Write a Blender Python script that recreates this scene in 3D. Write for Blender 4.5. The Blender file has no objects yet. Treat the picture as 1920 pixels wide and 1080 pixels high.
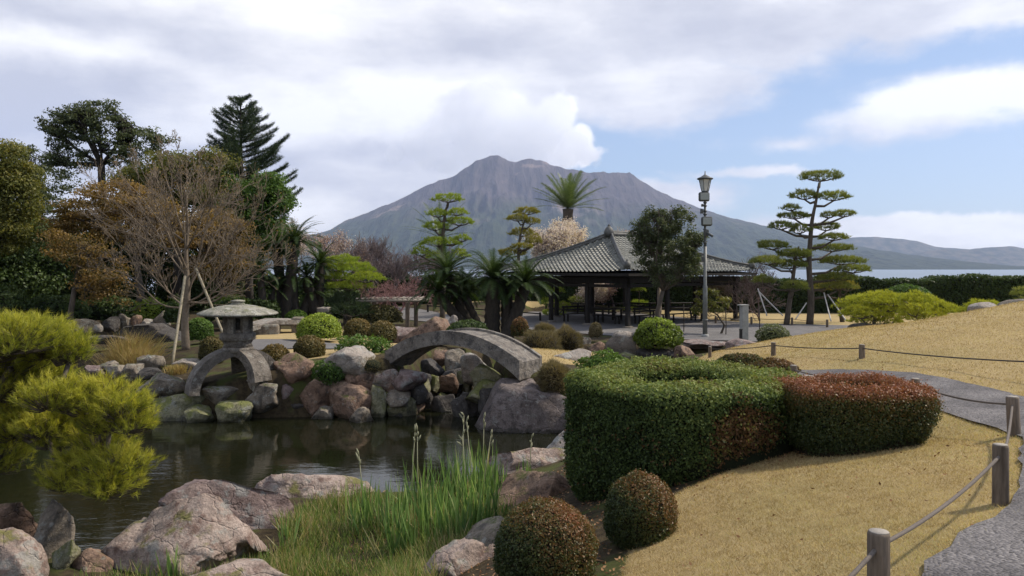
import bpy, bmesh, math, random
import numpy as np
from mathutils import Vector, noise as mnoise, geometry as mgeo
R_ = math.radians
SC = bpy.context.scene
COL = SC.collection
F, HY, E = 1440.0, 503.0, 3.6          # focal length in photo pixels, horizon row, eye height above the pond

# ---------------------------------------------------------------- camera
cam_d = bpy.data.cameras.new('camera'); cam = bpy.data.objects.new('camera', cam_d); COL.objects.link(cam)
cam.location = (0, 0, E); cam.rotation_euler = (R_(90), 0, 0)
cam_d.sensor_width = 36.0; cam_d.lens = 36.0*F/1920
cam_d.shift_y = -(540-HY)/1920.0
cam_d.clip_start = 0.05; cam_d.clip_end = 40000
SC.camera = cam
SC.view_settings.view_transform = 'Standard'; SC.view_settings.look = 'None'
SC.view_settings.gamma = 1; SC.view_settings.exposure = 0.62
SC.cycles.max_bounces = 10; SC.cycles.diffuse_bounces = 3; SC.cycles.glossy_bounces = 3
SC.cycles.transmission_bounces = 4; SC.cycles.transparent_max_bounces = 6; SC.cycles.volume_bounces = 6
SC.cycles.use_denoising = True
SC.cycles.caustics_reflective = False; SC.cycles.caustics_refractive = False

# ---------------------------------------------------------------- sun
SUN_EL, SUN_AZ = 46.0, 72.0            # azimuth measured from the view direction (+Y) towards the right (+X)
sd = bpy.data.lights.new('sun', 'SUN'); sd.energy = 3.6; sd.angle = R_(3.0); sd.color = (1.0, 0.90, 0.76)
so = bpy.data.objects.new('sun', sd); COL.objects.link(so)
_s = Vector((math.sin(R_(SUN_AZ))*math.cos(R_(SUN_EL)), math.cos(R_(SUN_AZ))*math.cos(R_(SUN_EL)), math.sin(R_(SUN_EL))))
so.rotation_euler = _s.to_track_quat('Z', 'Y').to_euler(); so.location = (0, 0, 60)

# ---------------------------------------------------------------- node helper
class NT:
    def __init__(s, tree): s.t = tree; s.n = tree.nodes; s.l = tree.links
    def new(s, typ, **kw):
        n = s.n.new(typ)
        for k, v in kw.items(): setattr(n, k, v)
        return n
    def put(s, sock, v):
        if isinstance(v, bpy.types.NodeSocket): s.l.new(v, sock)
        elif v is not None:
            if isinstance(v, (tuple, list)) and len(v) == 3 and getattr(sock, 'type', '') == 'RGBA': v = (*v, 1)
            sock.default_value = v
    def m(s, op, a, b=None, c=None, clamp=False):
        n = s.new('ShaderNodeMath', operation=op, use_clamp=clamp); s.put(n.inputs[0], a)
        if b is not None: s.put(n.inputs[1], b)
        if c is not None: s.put(n.inputs[2], c)
        return n.outputs[0]
    def noise(s, vec, scale, detail=4, rough=0.55, dist=0.0, out=0):
        n = s.new('ShaderNodeTexNoise'); s.put(n.inputs['Vector'], vec); n.inputs['Scale'].default_value = scale
        n.inputs['Detail'].default_value = detail; n.inputs['Roughness'].default_value = rough
        n.inputs['Distortion'].default_value = dist
        return n.outputs[out]
    def smooth(s, v, a, b, lo=0.0, hi=1.0):
        n = s.new('ShaderNodeMapRange', interpolation_type='SMOOTHSTEP'); s.put(n.inputs[0], v)
        for i, x in enumerate((a, b, lo, hi)): n.inputs[i+1].default_value = x
        return n.outputs[0]
    def mix(s, f, a, b, blend='MIX'):
        n = s.new('ShaderNodeMix', data_type='RGBA', blend_type=blend)
        s.put(n.inputs[0], f); s.put(n.inputs[6], a); s.put(n.inputs[7], b); return n.outputs[2]
    def ramp(s, f, stops):
        n = s.new('ShaderNodeValToRGB'); s.put(n.inputs[0], f); cr = n.color_ramp
        while len(cr.elements) < len(stops): cr.elements.new(0.5)
        for e, (p, c) in zip(cr.elements, stops): e.position = p; e.color = (*c, 1)
        return n.outputs[0]
    def scalevec(s, vec, sc, loc=(0, 0, 0)):
        n = s.new('ShaderNodeMapping'); s.put(n.inputs['Vector'], vec); n.inputs['Scale'].default_value = sc
        n.inputs['Location'].default_value = loc; return n.outputs[0]

# ---------------------------------------------------------------- world: blue sky with cloud sheets
def build_world():
    w = bpy.data.worlds.new('World'); SC.world = w; w.use_nodes = True
    t = NT(w.node_tree); t.n.clear()
    out = t.new('ShaderNodeOutputWorld')
    sky = t.new('ShaderNodeTexSky', sky_type='NISHITA'); sky.sun_disc = False
    sky.sun_elevation = R_(SUN_EL); sky.sun_rotation = R_(SUN_AZ); sky.air_density = 1.0; sky.dust_density = 1.2; sky.ozone_density = 1.2
    tc = t.new('ShaderNodeTexCoord').outputs['Generated']
    sep = t.new('ShaderNodeSeparateXYZ'); t.put(sep.inputs[0], tc)
    X, Z = sep.outputs[0], sep.outputs[2]
    # warp so that cloud edges billow
    n1 = t.noise(tc, 5.5, 7, 0.6, out=1)
    ns = t.new('ShaderNodeSeparateXYZ'); t.put(ns.inputs[0], n1)
    wx = t.m('MULTIPLY_ADD', t.m('SUBTRACT', ns.outputs[0], .5), .16, X)
    wz = t.m('MULTIPLY_ADD', t.m('SUBTRACT', ns.outputs[1], .5), .07, Z)
    def D(px, py):
        u, v = (px-960)/F, (HY-py)/F; l = math.sqrt(1+u*u+v*v); return u/l, v/l
    def blob(px, py, rx, ry, k=1.0, slope=0.0, fx=wx, fz=wz):
        cx, cz = D(px, py)
        ax, az = rx/F, ry/F
        dx = t.m('SUBTRACT', fx, cx)
        dz = t.m('SUBTRACT', fz, cz)
        if slope: dz = t.m('MULTIPLY_ADD', dx, -slope, dz)
        a = t.m('DIVIDE', dx, ax); b = t.m('DIVIDE', dz, az)
        d = t.m('SQRT', t.m('ADD', t.m('MULTIPLY', a, a), t.m('MULTIPLY', b, b)))
        return t.m('MULTIPLY', t.m('SUBTRACT', 1.0, d), k)
    def mx(l):
        o = l[0]
        for q in l[1:]: o = t.m('MAXIMUM', o, q)
        return o
    # broad veil of cloud: left, centre and upper right
    veil = mx([blob(300, 230, 780, 330, 1.2), blob(560, -60, 1050, 260, 1.2), blob(960, 120, 300, 140, .9),
               blob(1180, 150, 250, 90, .9), blob(1500, 20, 520, 95, .8, .12), blob(1790, 190, 210, 55, .7, .12),
               blob(1850, 10, 400, 60, .6, .0), blob(480, 420, 560, 130, 1.1),
               blob(1700, 428, 130, 34, 1.4), blob(1860, 432, 160, 34, 1.4), blob(1780, 445, 260, 40, 1.1), blob(1260, 372, 110, 36, .6), blob(1560, 440, 330, 40, .6), blob(1420, 322, 130, 12, .45), blob(1490, 262, 120, 20, .35),
               blob(1700, 190, 100, 40, .45)])
    fine = t.noise(t.scalevec(tc, (1, 1, 2.6)), 7.0, 8, 0.62)
    dens = t.m('MULTIPLY_ADD', t.m('SUBTRACT', fine, .5), .9, veil)
    mask = t.smooth(dens, -0.08, 0.34)
    # overhead and behind: mostly cloud as well
    hi = t.smooth(Z, .36, .6)
    big = t.noise(t.scalevec(tc, (1, 1, 1.6)), 2.3, 6, .6)
    mask = t.m('MAXIMUM', mask, t.m('MULTIPLY', hi, t.smooth(big, .38, .6)))
    # cloud shading: soft grey undersides
    shade = t.noise(t.scalevec(tc, (1.0, 1, 3.2), (.3, .1, .8)), 3.4, 7, .58)
    bright = mx([blob(130, 85, 150, 50, .6), blob(760, 190, 190, 60, .7), blob(560, 215, 330, 75, .7), blob(330, 210, 200, 60, .3), blob(700, 20, 400, 60, .3), blob(1850, 420, 330, 70, .6),
                 blob(440, 400, 260, 60, .6), blob(1280, 110, 250, 80, .4), blob(1790, 190, 210, 55, .6)])
    dark = mx([blob(60, 170, 260, 80, .7), blob(760, 290, 200, 40, .7), blob(100, 30, 340, 60, .6), blob(450, 300, 130, 30, .35),blob(300, 340, 400, 40, .3), blob(1450, 60, 300, 60, .2)])
    shade = t.m('MULTIPLY_ADD', t.m('SUBTRACT', shade, .5), 1.9, .56)
    puffy = t.noise(t.scalevec(tc, (1, 1, 2.0), (.7, .2, .1)), 9.0, 8, .62); shade = t.m('MULTIPLY_ADD', t.m('SUBTRACT', puffy, .5), .7, shade)
    sh = t.m('ADD', shade, t.m('SUBTRACT', t.m('MAXIMUM', bright, 0.0), t.m('MAXIMUM', dark, 0.0)))
    ccol = t.ramp(sh, [(.15, (.42, .425, .475)), (.42, (.53, .53, .565)), (.70, (.69, .68, .685)), (1.0, (.83, .82, .81))])
    bg1 = t.new('ShaderNodeBackground')
    blue = t.mix(t.smooth(Z, 0.0, .42), (.40, .62, .90), (.13, .31, .72))
    mixsky = t.mix(.45, sky.outputs[0], t.mix(1.0, blue, (8.3, 8.3, 8.3), 'MULTIPLY'))
    t.put(bg1.inputs[0], mixsky); bg1.inputs[1].default_value = .080
    # steam plume painted into the sky: sunlit white right and top, shaded grey left
    p1 = t.noise(tc, 22, 6, .55, out=1); ps = t.new('ShaderNodeSeparateXYZ'); t.put(ps.inputs[0], p1)
    p2 = t.noise(tc, 70, 4, .5, out=1); ps2 = t.new('ShaderNodeSeparateXYZ'); t.put(ps2.inputs[0], p2)
    cx_ = t.m('ADD', t.m('MULTIPLY_ADD', t.m('SUBTRACT', ps.outputs[0], .5), .045, X), t.m('MULTIPLY', t.m('SUBTRACT', ps2.outputs[0], .5), .016))
    cz_ = t.m('ADD', t.m('MULTIPLY_ADD', t.m('SUBTRACT', ps.outputs[1], .5), .040, Z), t.m('MULTIPLY', t.m('SUBTRACT', ps2.outputs[1], .5), .014))
    cb = lambda *a: blob(*a, fx=cx_, fz=cz_)
    cum = mx([cb(880, 210, 70, 52), cb(940, 215, 60, 50), cb(1040, 212, 44, 44), cb(1000, 240, 90, 55), cb(1060, 268, 62, 40), cb(1102, 292, 34, 22), cb(960, 270, 150, 45), cb(860, 260, 110, 55), cb(780, 270, 120, 45), cb(1010, 300, 90, 24)])
    left = t.smooth(X, *[D(a, 300)[0] for a in (690, 880)])
    cmask = t.m('MULTIPLY', t.smooth(cum, -.04, .30), left)
    lit = t.m('ADD', t.m('ADD', t.smooth(X, *[D(a, 250)[0] for a in (820, 1120)], 0, .55), t.smooth(Z, D(960, 305)[1], D(960, 190)[1], 0, .62)), t.m('MULTIPLY', t.m('SUBTRACT', t.noise(t.scalevec(tc, (1, 1, 1), (.02, 0, -.02)), 26, 6, .6), .5), .9))
    ccol2 = t.ramp(lit, [(.2, (.50, .50, .55)), (.55, (.66, .65, .675)), (.95, (.90, .89, .88))])
    ccol = t.mix(cmask, ccol, ccol2); mask = t.m('MAXIMUM', mask, cmask)
    bg2 = t.new('ShaderNodeBackground'); t.put(bg2.inputs[0], ccol); bg2.inputs[1].default_value = .98
    ms = t.new('ShaderNodeMixShader'); t.put(ms.inputs[0], mask); t.l.new(bg1.outputs[0], ms.inputs[1]); t.l.new(bg2.outputs[0], ms.inputs[2])
    t.l.new(ms.outputs[0], out.inputs[0])
    w.cycles.sampling_method = 'MANUAL'; w.cycles.sample_map_resolution = 512
build_world()

# ---------------------------------------------------------------- materials
MATS = {}
def newmat(name):
    m = bpy.data.materials.new(name); m.use_nodes = True; t = NT(m.node_tree); t.n.clear()
    out = t.new('ShaderNodeOutputMaterial'); MATS[name] = m
    return m, t, out
def principled(t, out, col, rough=.8, spec=.3, bump=None, bstr=.3, bdist=.02, metal=0):
    p = t.new('ShaderNodeBsdfPrincipled'); t.put(p.inputs['Base Color'], col); t.put(p.inputs['Roughness'], rough)
    p.inputs['Specular IOR Level'].default_value = spec; p.inputs['Metallic'].default_value = metal
    if bump is not None:
        b = t.new('ShaderNodeBump'); b.inputs['Strength'].default_value = bstr; b.inputs['Distance'].default_value = bdist
        t.put(b.inputs['Height'], bump); t.l.new(b.outputs[0], p.inputs['Normal'])
    t.l.new(p.outputs[0], out.inputs[0]); return p
def leafmat(name, stops, trans=.3, rough=.55, spec=.25, rnd=.45):
    """foliage: each leaf picks its own shade; 'tint' says which species/age of leaf it is"""
    m, t, out = newmat(name)
    a = t.new('ShaderNodeAttribute', attribute_name='tint').outputs['Fac']
    r = t.new('ShaderNodeNewGeometry').outputs['Random Per Island']
    f = t.m('MULTIPLY_ADD', t.m('SUBTRACT', r, .5), rnd, a)
    c = t.ramp(f, [(p_, tuple(min(.8, q*1.4) for q in c_)) if max(c_) < .3 else (p_, c_) for p_, c_ in stops])
    p = t.new('ShaderNodeBsdfPrincipled'); t.put(p.inputs['Base Color'], c); p.inputs['Roughness'].default_value = rough
    p.inputs['Specular IOR Level'].default_value = spec
    tr = t.new('ShaderNodeBsdfTranslucent'); t.put(tr.inputs[0], t.mix(1.0, c, (1.5, 1.5, .8), 'MULTIPLY'))
    ms = t.new('ShaderNodeMixShader'); ms.inputs[0].default_value = trans
    t.l.new(p.outputs[0], ms.inputs[1]); t.l.new(tr.outputs[0], ms.inputs[2]); t.l.new(ms.outputs[0], out.inputs[0])
    return m
def objvec(t):
    tc = t.new('ShaderNodeTexCoord').outputs['Object']
    r = t.new('ShaderNodeObjectInfo').outputs['Random']
    v = t.new('ShaderNodeVectorMath', operation='ADD'); t.put(v.inputs[0], tc)
    cmb = t.new('ShaderNodeCombineXYZ')
    for i, k in enumerate((17., 31., 53.)): t.put(cmb.inputs[i], t.m('MULTIPLY', r, k))
    t.l.new(cmb.outputs[0], v.inputs[1]); return v.outputs[0], r
def rockmat(name, a, b, c, lichen=(.30, .31, .26), la=.55, moss=None, ma=.5):
    m, t, out = newmat(name); v, r = objvec(t)
    n1 = t.noise(v, 1.6, 8, .62, .6); n2 = t.noise(v, 6.0, 8, .65); n3 = t.noise(v, 32, 5, .7)
    col = t.mix(t.smooth(n1, .36, .62), a, b)
    col = t.mix(t.smooth(n2, .46, .66), col, c)
    sp_ = t.new('ShaderNodeTexVoronoi'); t.put(sp_.inputs['Vector'], t.mix(.12, v, t.noise(v, 9, 3, .6, out=1))); sp_.inputs['Scale'].default_value = 7.5
    spots = t.m('MULTIPLY', t.smooth(sp_.outputs['Distance'], .16, .22, 1, 0), t.smooth(t.noise(t.scalevec(v, (1, 1, 1), (7, 7, 1)), 1.7, 4, .6), .50, .56))
    col = t.mix(t.m('MULTIPLY', spots, .7), col, lichen)
    lm = t.smooth(t.noise(t.scalevec(v, (1, 1, 1), (5, 3, 9)), 3.2, 9, .7), la, la+.07)
    col = t.mix(t.m('MULTIPLY', lm, .75), col, lichen)
    # dark mineral stains
    st = t.smooth(t.noise(t.scalevec(v, (1.6, 1.6, .5), (9, 1, 2)), 2.6, 8, .68), .56, .66)
    col = t.mix(t.m('MULTIPLY', st, .6), col, (.045, .04, .036))
    if moss:
        g = t.new('ShaderNodeNewGeometry'); sp = t.new('ShaderNodeSeparateXYZ'); t.put(sp.inputs[0], g.outputs['Normal'])
        mm = t.m('MULTIPLY_ADD', sp.outputs[2], .18, t.noise(t.scalevec(v, (1, 1, 1), (2, 8, 4)), 2.8, 8, .7))
        col = t.mix(t.smooth(mm, ma, ma+.12), col, moss)
    sp2 = t.smooth(n3, .3, .75, .72, 1.22)
    cm = t.new('ShaderNodeCombineColor')
    for i in range(3): t.put(cm.inputs[i], sp2)
    col = t.mix(1.0, col, cm.outputs[0], 'MULTIPLY')
    gp = t.new('ShaderNodeNewGeometry').outputs['Position']; gs = t.new('ShaderNodeSeparateXYZ'); t.put(gs.inputs[0], gp)
    wet = t.smooth(t.m('MULTIPLY_ADD', t.m('SUBTRACT', n2, .5), -.3, gs.outputs[2]), .06, .12, 1, 0)
    col = t.mix(t.m('MULTIPLY', wet, .62), col, (.02, .02, .014))
    vor = t.new('ShaderNodeTexVoronoi', feature='DISTANCE_TO_EDGE'); t.put(vor.inputs['Vector'], t.mix(.25, v, t.noise(v, 2.5, 4, .6, out=1)))
    vor.inputs['Scale'].default_value = 2.6
    crack = t.smooth(vor.outputs[0], 0.0, .03)
    h = t.m('ADD', t.m('MULTIPLY', n2, .9), t.m('ADD', t.m('MULTIPLY', n3, .25), t.m('MULTIPLY', crack, .18)))
    principled(t, out, col, t.m('MULTIPLY_ADD', wet, -.5, .86), .25, h, 1.0, .06)
    return m
def plainmat(name, a, b, scale=6, rough=.8, bump=.02, stretch=(1, 1, 1), spec=.3, metal=0):
    m, t, out = newmat(name); v, r = objvec(t); v = t.scalevec(v, stretch)
    n = t.noise(v, scale, 7, .65); n2 = t.noise(v, scale*5, 4, .6)
    f = t.m('ADD', t.m('MULTIPLY', n, .7), t.m('MULTIPLY', n2, .3))
    principled(t, out, t.mix(t.smooth(f, .32, .68), a, b), rough, spec, f, .6, bump, metal)
    return m

rockmat('rock_pink', (.26, .20, .168), (.38, .305, .262), (.17, .11, .09), (.29, .285, .26), .53, (.16, .15, .055), .66)
rockmat('rock_purple', (.19, .14, .13), (.27, .21, .19), (.11, .075, .068), (.26, .26, .25), .52)
rockmat('rock_slate', (.12, .098, .09), (.19, .16, .15), (.08, .065, .06), (.24, .23, .215), .56)
rockmat('rock_grey', (.165, .138, .108), (.26, .225, .18), (.10, .088, .075), (.30, .30, .27), .54, (.10, .115, .04), .68)
rockmat('rock_moss', (.17, .165, .10), (.26, .245, .16), (.10, .10, .05), (.27, .27, .23), .55, (.15, .16, .055), .56)
rockmat('rock_dark', (.055, .052, .05), (.095, .085, .078), (.04, .036, .034), (.15, .15, .14), .60)
rockmat('rock_brown', (.19, .12, .085), (.27, .185, .135), (.09, .06, .045), (.24, .22, .18), .60, (.10, .10, .035), .66)
rockmat('rock_pale', (.25, .215, .185), (.34, .30, .26), (.20, .18, .16), (.36, .36, .33), .52)
rockmat('stone_cut', (.15, .13, .11), (.23, .205, .175), (.11, .095, .08), (.30, .29, .26), .58)
rockmat('stone_bridge', (.165, .145, .125), (.245, .22, .19), (.08, .074, .07), (.24, .235, .22), .58)
rockmat('stone_roof', (.21, .20, .165), (.31, .295, .245), (.16, .165, .12), (.40, .39, .35), .52, (.17, .17, .09), .68)
plainmat('bark', (.055, .045, .035), (.12, .10, .08), 9, .9, .03, (1, 1, .3))
plainmat('bark_dark', (.022, .019, .016), (.055, .046, .038), 9, .9, .03, (1, 1, .35))
plainmat('bark_bare', (.13, .10, .072), (.21, .17, .125), 10, .9, .01)
plainmat('bark_mauve', (.12, .09, .088), (.20, .155, .15), 10, .9, .01)
plainmat('twig_red', (.17, .085, .08), (.28, .16, .15), 10, .9, .01)
plainmat('bamboo', (.20, .17, .11), (.31, .27, .19), 3, .6, .004, (1, 1, .4))
plainmat('pole_white', (.42, .40, .37), (.58, .56, .52), 3, .7, .004)
plainmat('post_wood', (.07, .054, .04), (.22, .175, .135), 11, .9, .02, (1, 1, .12))
plainmat('cut_wood', (.22, .20, .175), (.34, .31, .27), 20, .9, .006)
plainmat('rope_fibre', (.10, .085, .075), (.17, .145, .125), 90, .95, .003)
plainmat('rope_dark', (.03, .026, .025), (.06, .052, .05), 60, .9, .003)
plainmat('timber_dark', (.012, .0105, .010), (.028, .024, .021), 8, .8, .006, (1, 1, .2))
plainmat('tile', (.055, .058, .05), (.20, .205, .18), 2.2, .55, .004, spec=.4)
plainmat('tile_ridge', (.06, .06, .058), (.14, .14, .13), 3, .6, .006)
plainmat('lamp_metal', (.035, .04, .04), (.075, .08, .078), 4, .55, .002, spec=.5)
plainmat('pole_metal', (.09, .095, .09), (.15, .16, .15), 4, .5, .002, spec=.5)
plainmat('speaker_grille', (.22, .25, .245), (.32, .35, .34), 30, .6, .002)
plainmat('frosted_glass', (.42, .44, .43), (.58, .60, .58), 3, .25, .001, spec=.5)
plainmat('concrete', (.26, .265, .25), (.36, .365, .345), 5, .8, .003)
plainmat('black_box', (.018, .018, .018), (.03, .03, .03), 5, .6, .002)
plainmat('house_white', (.65, .64, .62), (.80, .79, .77), .01, .8, .01)
plainmat('house_roof', (.15, .15, .17), (.24, .22, .22), .01, .8, .01)
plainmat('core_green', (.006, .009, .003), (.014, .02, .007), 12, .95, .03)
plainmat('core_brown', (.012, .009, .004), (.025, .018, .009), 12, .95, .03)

G1 = [(0, (.012, .022, .006)), (.5, (.028, .048, .012)), (1, (.06, .085, .022))]
leafmat('leaf_dark', G1, .22)
leafmat('leaf_open', [(0, (.022, .030, .013)), (.5, (.05, .064, .028)), (1, (.11, .125, .06))], .3)
leafmat('leaf_olive', [(0, (.05, .055, .012)), (.5, (.09, .095, .022)), (1, (.16, .13, .03))], .35)
leafmat('leaf_green', [(0, (.025, .05, .010)), (.5, (.055, .10, .018)), (1, (.10, .16, .03))], .3)
leafmat('leaf_orange', [(0, (.07, .055, .02)), (.5, (.155, .095, .03)), (1, (.32, .21, .045))], .35)
leafmat('leaf_hedge', [(0, (.014, .024, .009)), (.28, (.056, .084, .025)), (.42, (.14, .175, .055)), (.6, (.14, .15, .04)), (.72, (.07, .042, .02)), (1, (.105, .055, .026))], .25, .6, .15, .3)
leafmat('leaf_azalea', [(0, (.018, .03, .009)), (.35, (.05, .062, .018)), (.6, (.10, .058, .018)), (.82, (.135, .066, .025)), (1, (.185, .068, .032))], .22, .5, .3, .42)
leafmat('leaf_yellowgreen', [(0, (.07, .10, .015)), (.5, (.15, .20, .025)), (1, (.25, .29, .04))], .25)
leafmat('leaf_brownball', [(0, (.03, .032, .012)), (.5, (.075, .066, .022)), (1, (.14, .095, .032))], .2)
leafmat('leaf_heath', [(0, (.05, .042, .022)), (.5, (.11, .09, .045)), (1, (.19, .15, .08))], .2)
leafmat('needle_fresh', [(0, (.06, .075, .012)), (.3, (.15, .17, .025)), (.6, (.29, .30, .04)), (1, (.50, .46, .07))], .35)
leafmat('needle_pine', [(0, (.05, .066, .016)), (.5, (.10, .125, .032)), (1, (.20, .20, .055))], .35)
leafmat('needle_lime', [(0, (.10, .12, .014)), (.5, (.22, .24, .03)), (1, (.40, .38, .05))], .35)
leafmat('needle_gold', [(0, (.07, .075, .018)), (.5, (.15, .145, .03)), (1, (.25, .205, .04))], .3)
leafmat('needle_bright', [(0, (.07, .11, .016)), (.5, (.17, .225, .03)), (1, (.32, .35, .045))], .35)
leafmat('needle_dark', [(0, (.012, .022, .011)), (.5, (.026, .042, .02)), (1, (.05, .072, .034))], .2)
leafmat('frond', [(0, (.008, .017, .005)), (.5, (.022, .040, .010)), (1, (.055, .085, .02))], .25, .55, .2)
leafmat('frond_palm', [(0, (.028, .048, .018)), (.5, (.06, .09, .035)), (1, (.12, .155, .07))], .25, .45, .4)
leafmat('blossom', [(0, (.42, .32, .30)), (.5, (.62, .52, .51)), (1, (.78, .72, .72))], .3)
leafmat('blossom_bronze', [(0, (.22, .12, .10)), (.5, (.42, .28, .25)), (1, (.60, .48, .46))], .3)
leafmat('grass_tan', [(0, (.17, .12, .055)), (.25, (.30, .22, .105)), (.5, (.46, .35, .18)), (.8, (.60, .48, .28)), (1, (.27, .27, .10))], .25, .7, .15)
leafmat('grass_green', [(0, (.035, .06, .014)), (.4, (.08, .125, .028)), (.65, (.12, .16, .045)), (.85, (.24, .20, .10)), (1, (.34, .27, .15))], .3)
leafmat('iris_leaf', [(0, (.035, .075, .026)), (.45, (.085, .145, .045)), (.75, (.17, .24, .09)), (1, (.40, .35, .20))], .35, .4, .4)
leafmat('iris_seed', [(0, (.30, .30, .20)), (1, (.50, .50, .36))], .2)
leafmat('grass_dry', [(0, (.16, .11, .045)), (.5, (.28, .20, .085)), (1, (.22, .22, .06))], .25)
leafmat('leaf_litter', [(0, (.06, .03, .015)), (.5, (.15, .08, .04)), (1, (.28, .17, .09))], .1, .9, .1)

def ground_mat():
    m, t, out = newmat('ground')
    co = t.new('ShaderNodeTexCoord').outputs['Object']
    at = t.new('ShaderNodeAttribute', attribute_name='lawn').outputs['Fac']
    n1 = t.noise(co, 1.1, 8, .6); n2 = t.noise(co, 9, 6, .65); n3 = t.noise(co, 70, 4, .7); n0 = t.noise(co, .35, 4, .5)
    lawn = t.mix(t.smooth(n1, .3, .7), (.33, .25, .12), (.46, .36, .185))
    lawn = t.mix(t.smooth(n2, .35, .75), lawn, (.29, .22, .105))
    lawn = t.mix(t.m('MULTIPLY', t.smooth(n0, .48, .66), .6), lawn, (.19, .185, .065))
    lawn = t.mix(t.smooth(n3, .25, .8), lawn, (.36, .275, .145), 'MIX')
    soil = t.mix(t.smooth(n2, .35, .65), (.035, .027, .018), (.075, .058, .034))
    soil = t.mix(t.smooth(n1, .5, .62), soil, (.065, .075, .024))
    msk = t.smooth(t.m('ADD', at, t.m('MULTIPLY', t.m('SUBTRACT', n2, .5), .5)), .42, .58)
    h = t.m('ADD', t.m('MULTIPLY', n3, .6), t.m('MULTIPLY', n2, .6))
    principled(t, out, t.mix(msk, soil, lawn), .95, .1, h, .8, .035)
ground_mat()
def gravel_mat(name, a, b, c):
    m, t, out = newmat(name); co = t.new('ShaderNodeTexCoord').outputs['Object']
    v = t.new('ShaderNodeTexVoronoi'); t.put(v.inputs['Vector'], co); v.inputs['Scale'].default_value = 55
    n = t.noise(co, 1.3, 6, .6)
    sp = t.new('ShaderNodeSeparateColor'); t.put(sp.inputs[0], v.outputs['Color'])
    col = t.mix(sp.outputs[0], a, b); col = t.mix(t.smooth(n, .35, .7), col, t.mix(sp.outputs[1], col, c))
    principled(t, out, col, .92, .15, t.m('SUBTRACT', 1.0, v.outputs['Distance']), .9, .012)
gravel_mat('gravel', (.06, .057, .058), (.145, .137, .14), (.25, .235, .23))
gravel_mat('plaza', (.11, .105, .105), (.17, .165, .165), (.22, .21, .205))
def water_mat():
    m, t, out = newmat('water'); co = t.new('ShaderNodeTexCoord').outputs['Object']
    a = t.noise(t.scalevec(co, (1, 2.2, 1)), 2.2, 4, .55, .4); b = t.noise(t.scalevec(co, (1, 2.6, 1)), 11, 3, .5)
    amp = t.smooth(t.noise(co, .28, 3, .5), .38, .62, .25, 1.0)
    h = t.m('MULTIPLY', t.m('ADD', t.m('MULTIPLY', a, 1.0), t.m('MULTIPLY', b, .16)), amp)
    p = principled(t, out, t.mix(t.noise(co, .8, 4), (.006, .008, .003), (.012, .012, .006)),   .012, .5, h, .14, .04)
    p.inputs['IOR'].default_value = 1.33
water_mat()
def sea_mat():
    m, t, out = newmat('sea'); co = t.new('ShaderNodeTexCoord').outputs['Object']
    n = t.noise(t.scalevec(co, (.004, .02, 1)), 3, 5, .6)
    p = principled(t, out, t.mix(n, (.10, .14, .19), (.16, .20, .25)), .38, .5)
sea_mat()
def mountain_mat():
    m, t, out = newmat('mountain'); co = t.new('ShaderNodeTexCoord').outputs['Object']
    sp = t.new('ShaderNodeSeparateXYZ'); t.put(sp.inputs[0], co)
    km = t.scalevec(co, (.001, .001, .001)); gl = t.scalevec(co, (.004, .0006, .0012))
    n1 = t.noise(km, 3.0, 8, .6, .5); n2 = t.noise(gl, 3.0, 8, .65, .4); n3 = t.noise(km, 14, 6, .7)
    hgt = t.m('MULTIPLY_ADD', t.m('SUBTRACT', n1, .5), 500., sp.outputs[2])
    bare = t.mix(t.smooth(n2, .3, .7), (.052, .044, .048), (.105, .088, .086))
    green = t.mix(t.smooth(n3, .35, .65), (.022, .034, .018), (.05, .062, .03))
    col = t.mix(t.smooth(hgt, 330, 640), green, bare)
    ash = t.m('MULTIPLY', t.smooth(t.noise(t.scalevec(co, (.001, .001, .001), (4.2, 1.5, 0)), 2.4, 7, .62), .58, .66), t.smooth(sp.outputs[2], 250, 500))
    col = t.mix(t.m('MULTIPLY', ash, .7), col, (.26, .20, .175))
    principled(t, out, col, .95, .05, n2, 1.0, 60)
mountain_mat()
m_, t_, o_ = newmat('far_hill')
_co = t_.new('ShaderNodeTexCoord').outputs['Object']
principled(t_, o_, t_.mix(t_.smooth(t_.noise(t_.scalevec(_co, (.001, .001, .001)), 9, 8, .7), .4, .62), (.025, .036, .022), (.10, .088, .062)), .95, .05)

# ---------------------------------------------------------------- objects
def P(px, py, Y): return np.array([(px-960)/F*Y, Y, E-(py-HY)/F*Y])
def X_(px, Y): return (px-960)/F*Y
def npmesh(name, V, faces_flat, k, tint=None, smooth=False):
    """V (N,3); faces_flat (M*k) ints, all faces with k corners"""
    me = bpy.data.meshes.new(name); V = np.asarray(V, dtype=np.float32); n = len(faces_flat)//k
    me.vertices.add(len(V)); me.vertices.foreach_set('co', V.ravel())
    me.loops.add(n*k); me.loops.foreach_set('vertex_index', np.asarray(faces_flat, dtype=np.int32).ravel())
    me.polygons.add(n); me.polygons.foreach_set('loop_start', np.arange(n, dtype=np.int32)*k)
    if tint is not None:
        a = me.attributes.new('tint', 'FLOAT', 'POINT'); a.data.foreach_set('value', np.asarray(tint, dtype=np.float32))
    if smooth: me.polygons.foreach_set('use_smooth', np.ones(n, dtype=bool))
    me.update(calc_edges=True); return me
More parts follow.
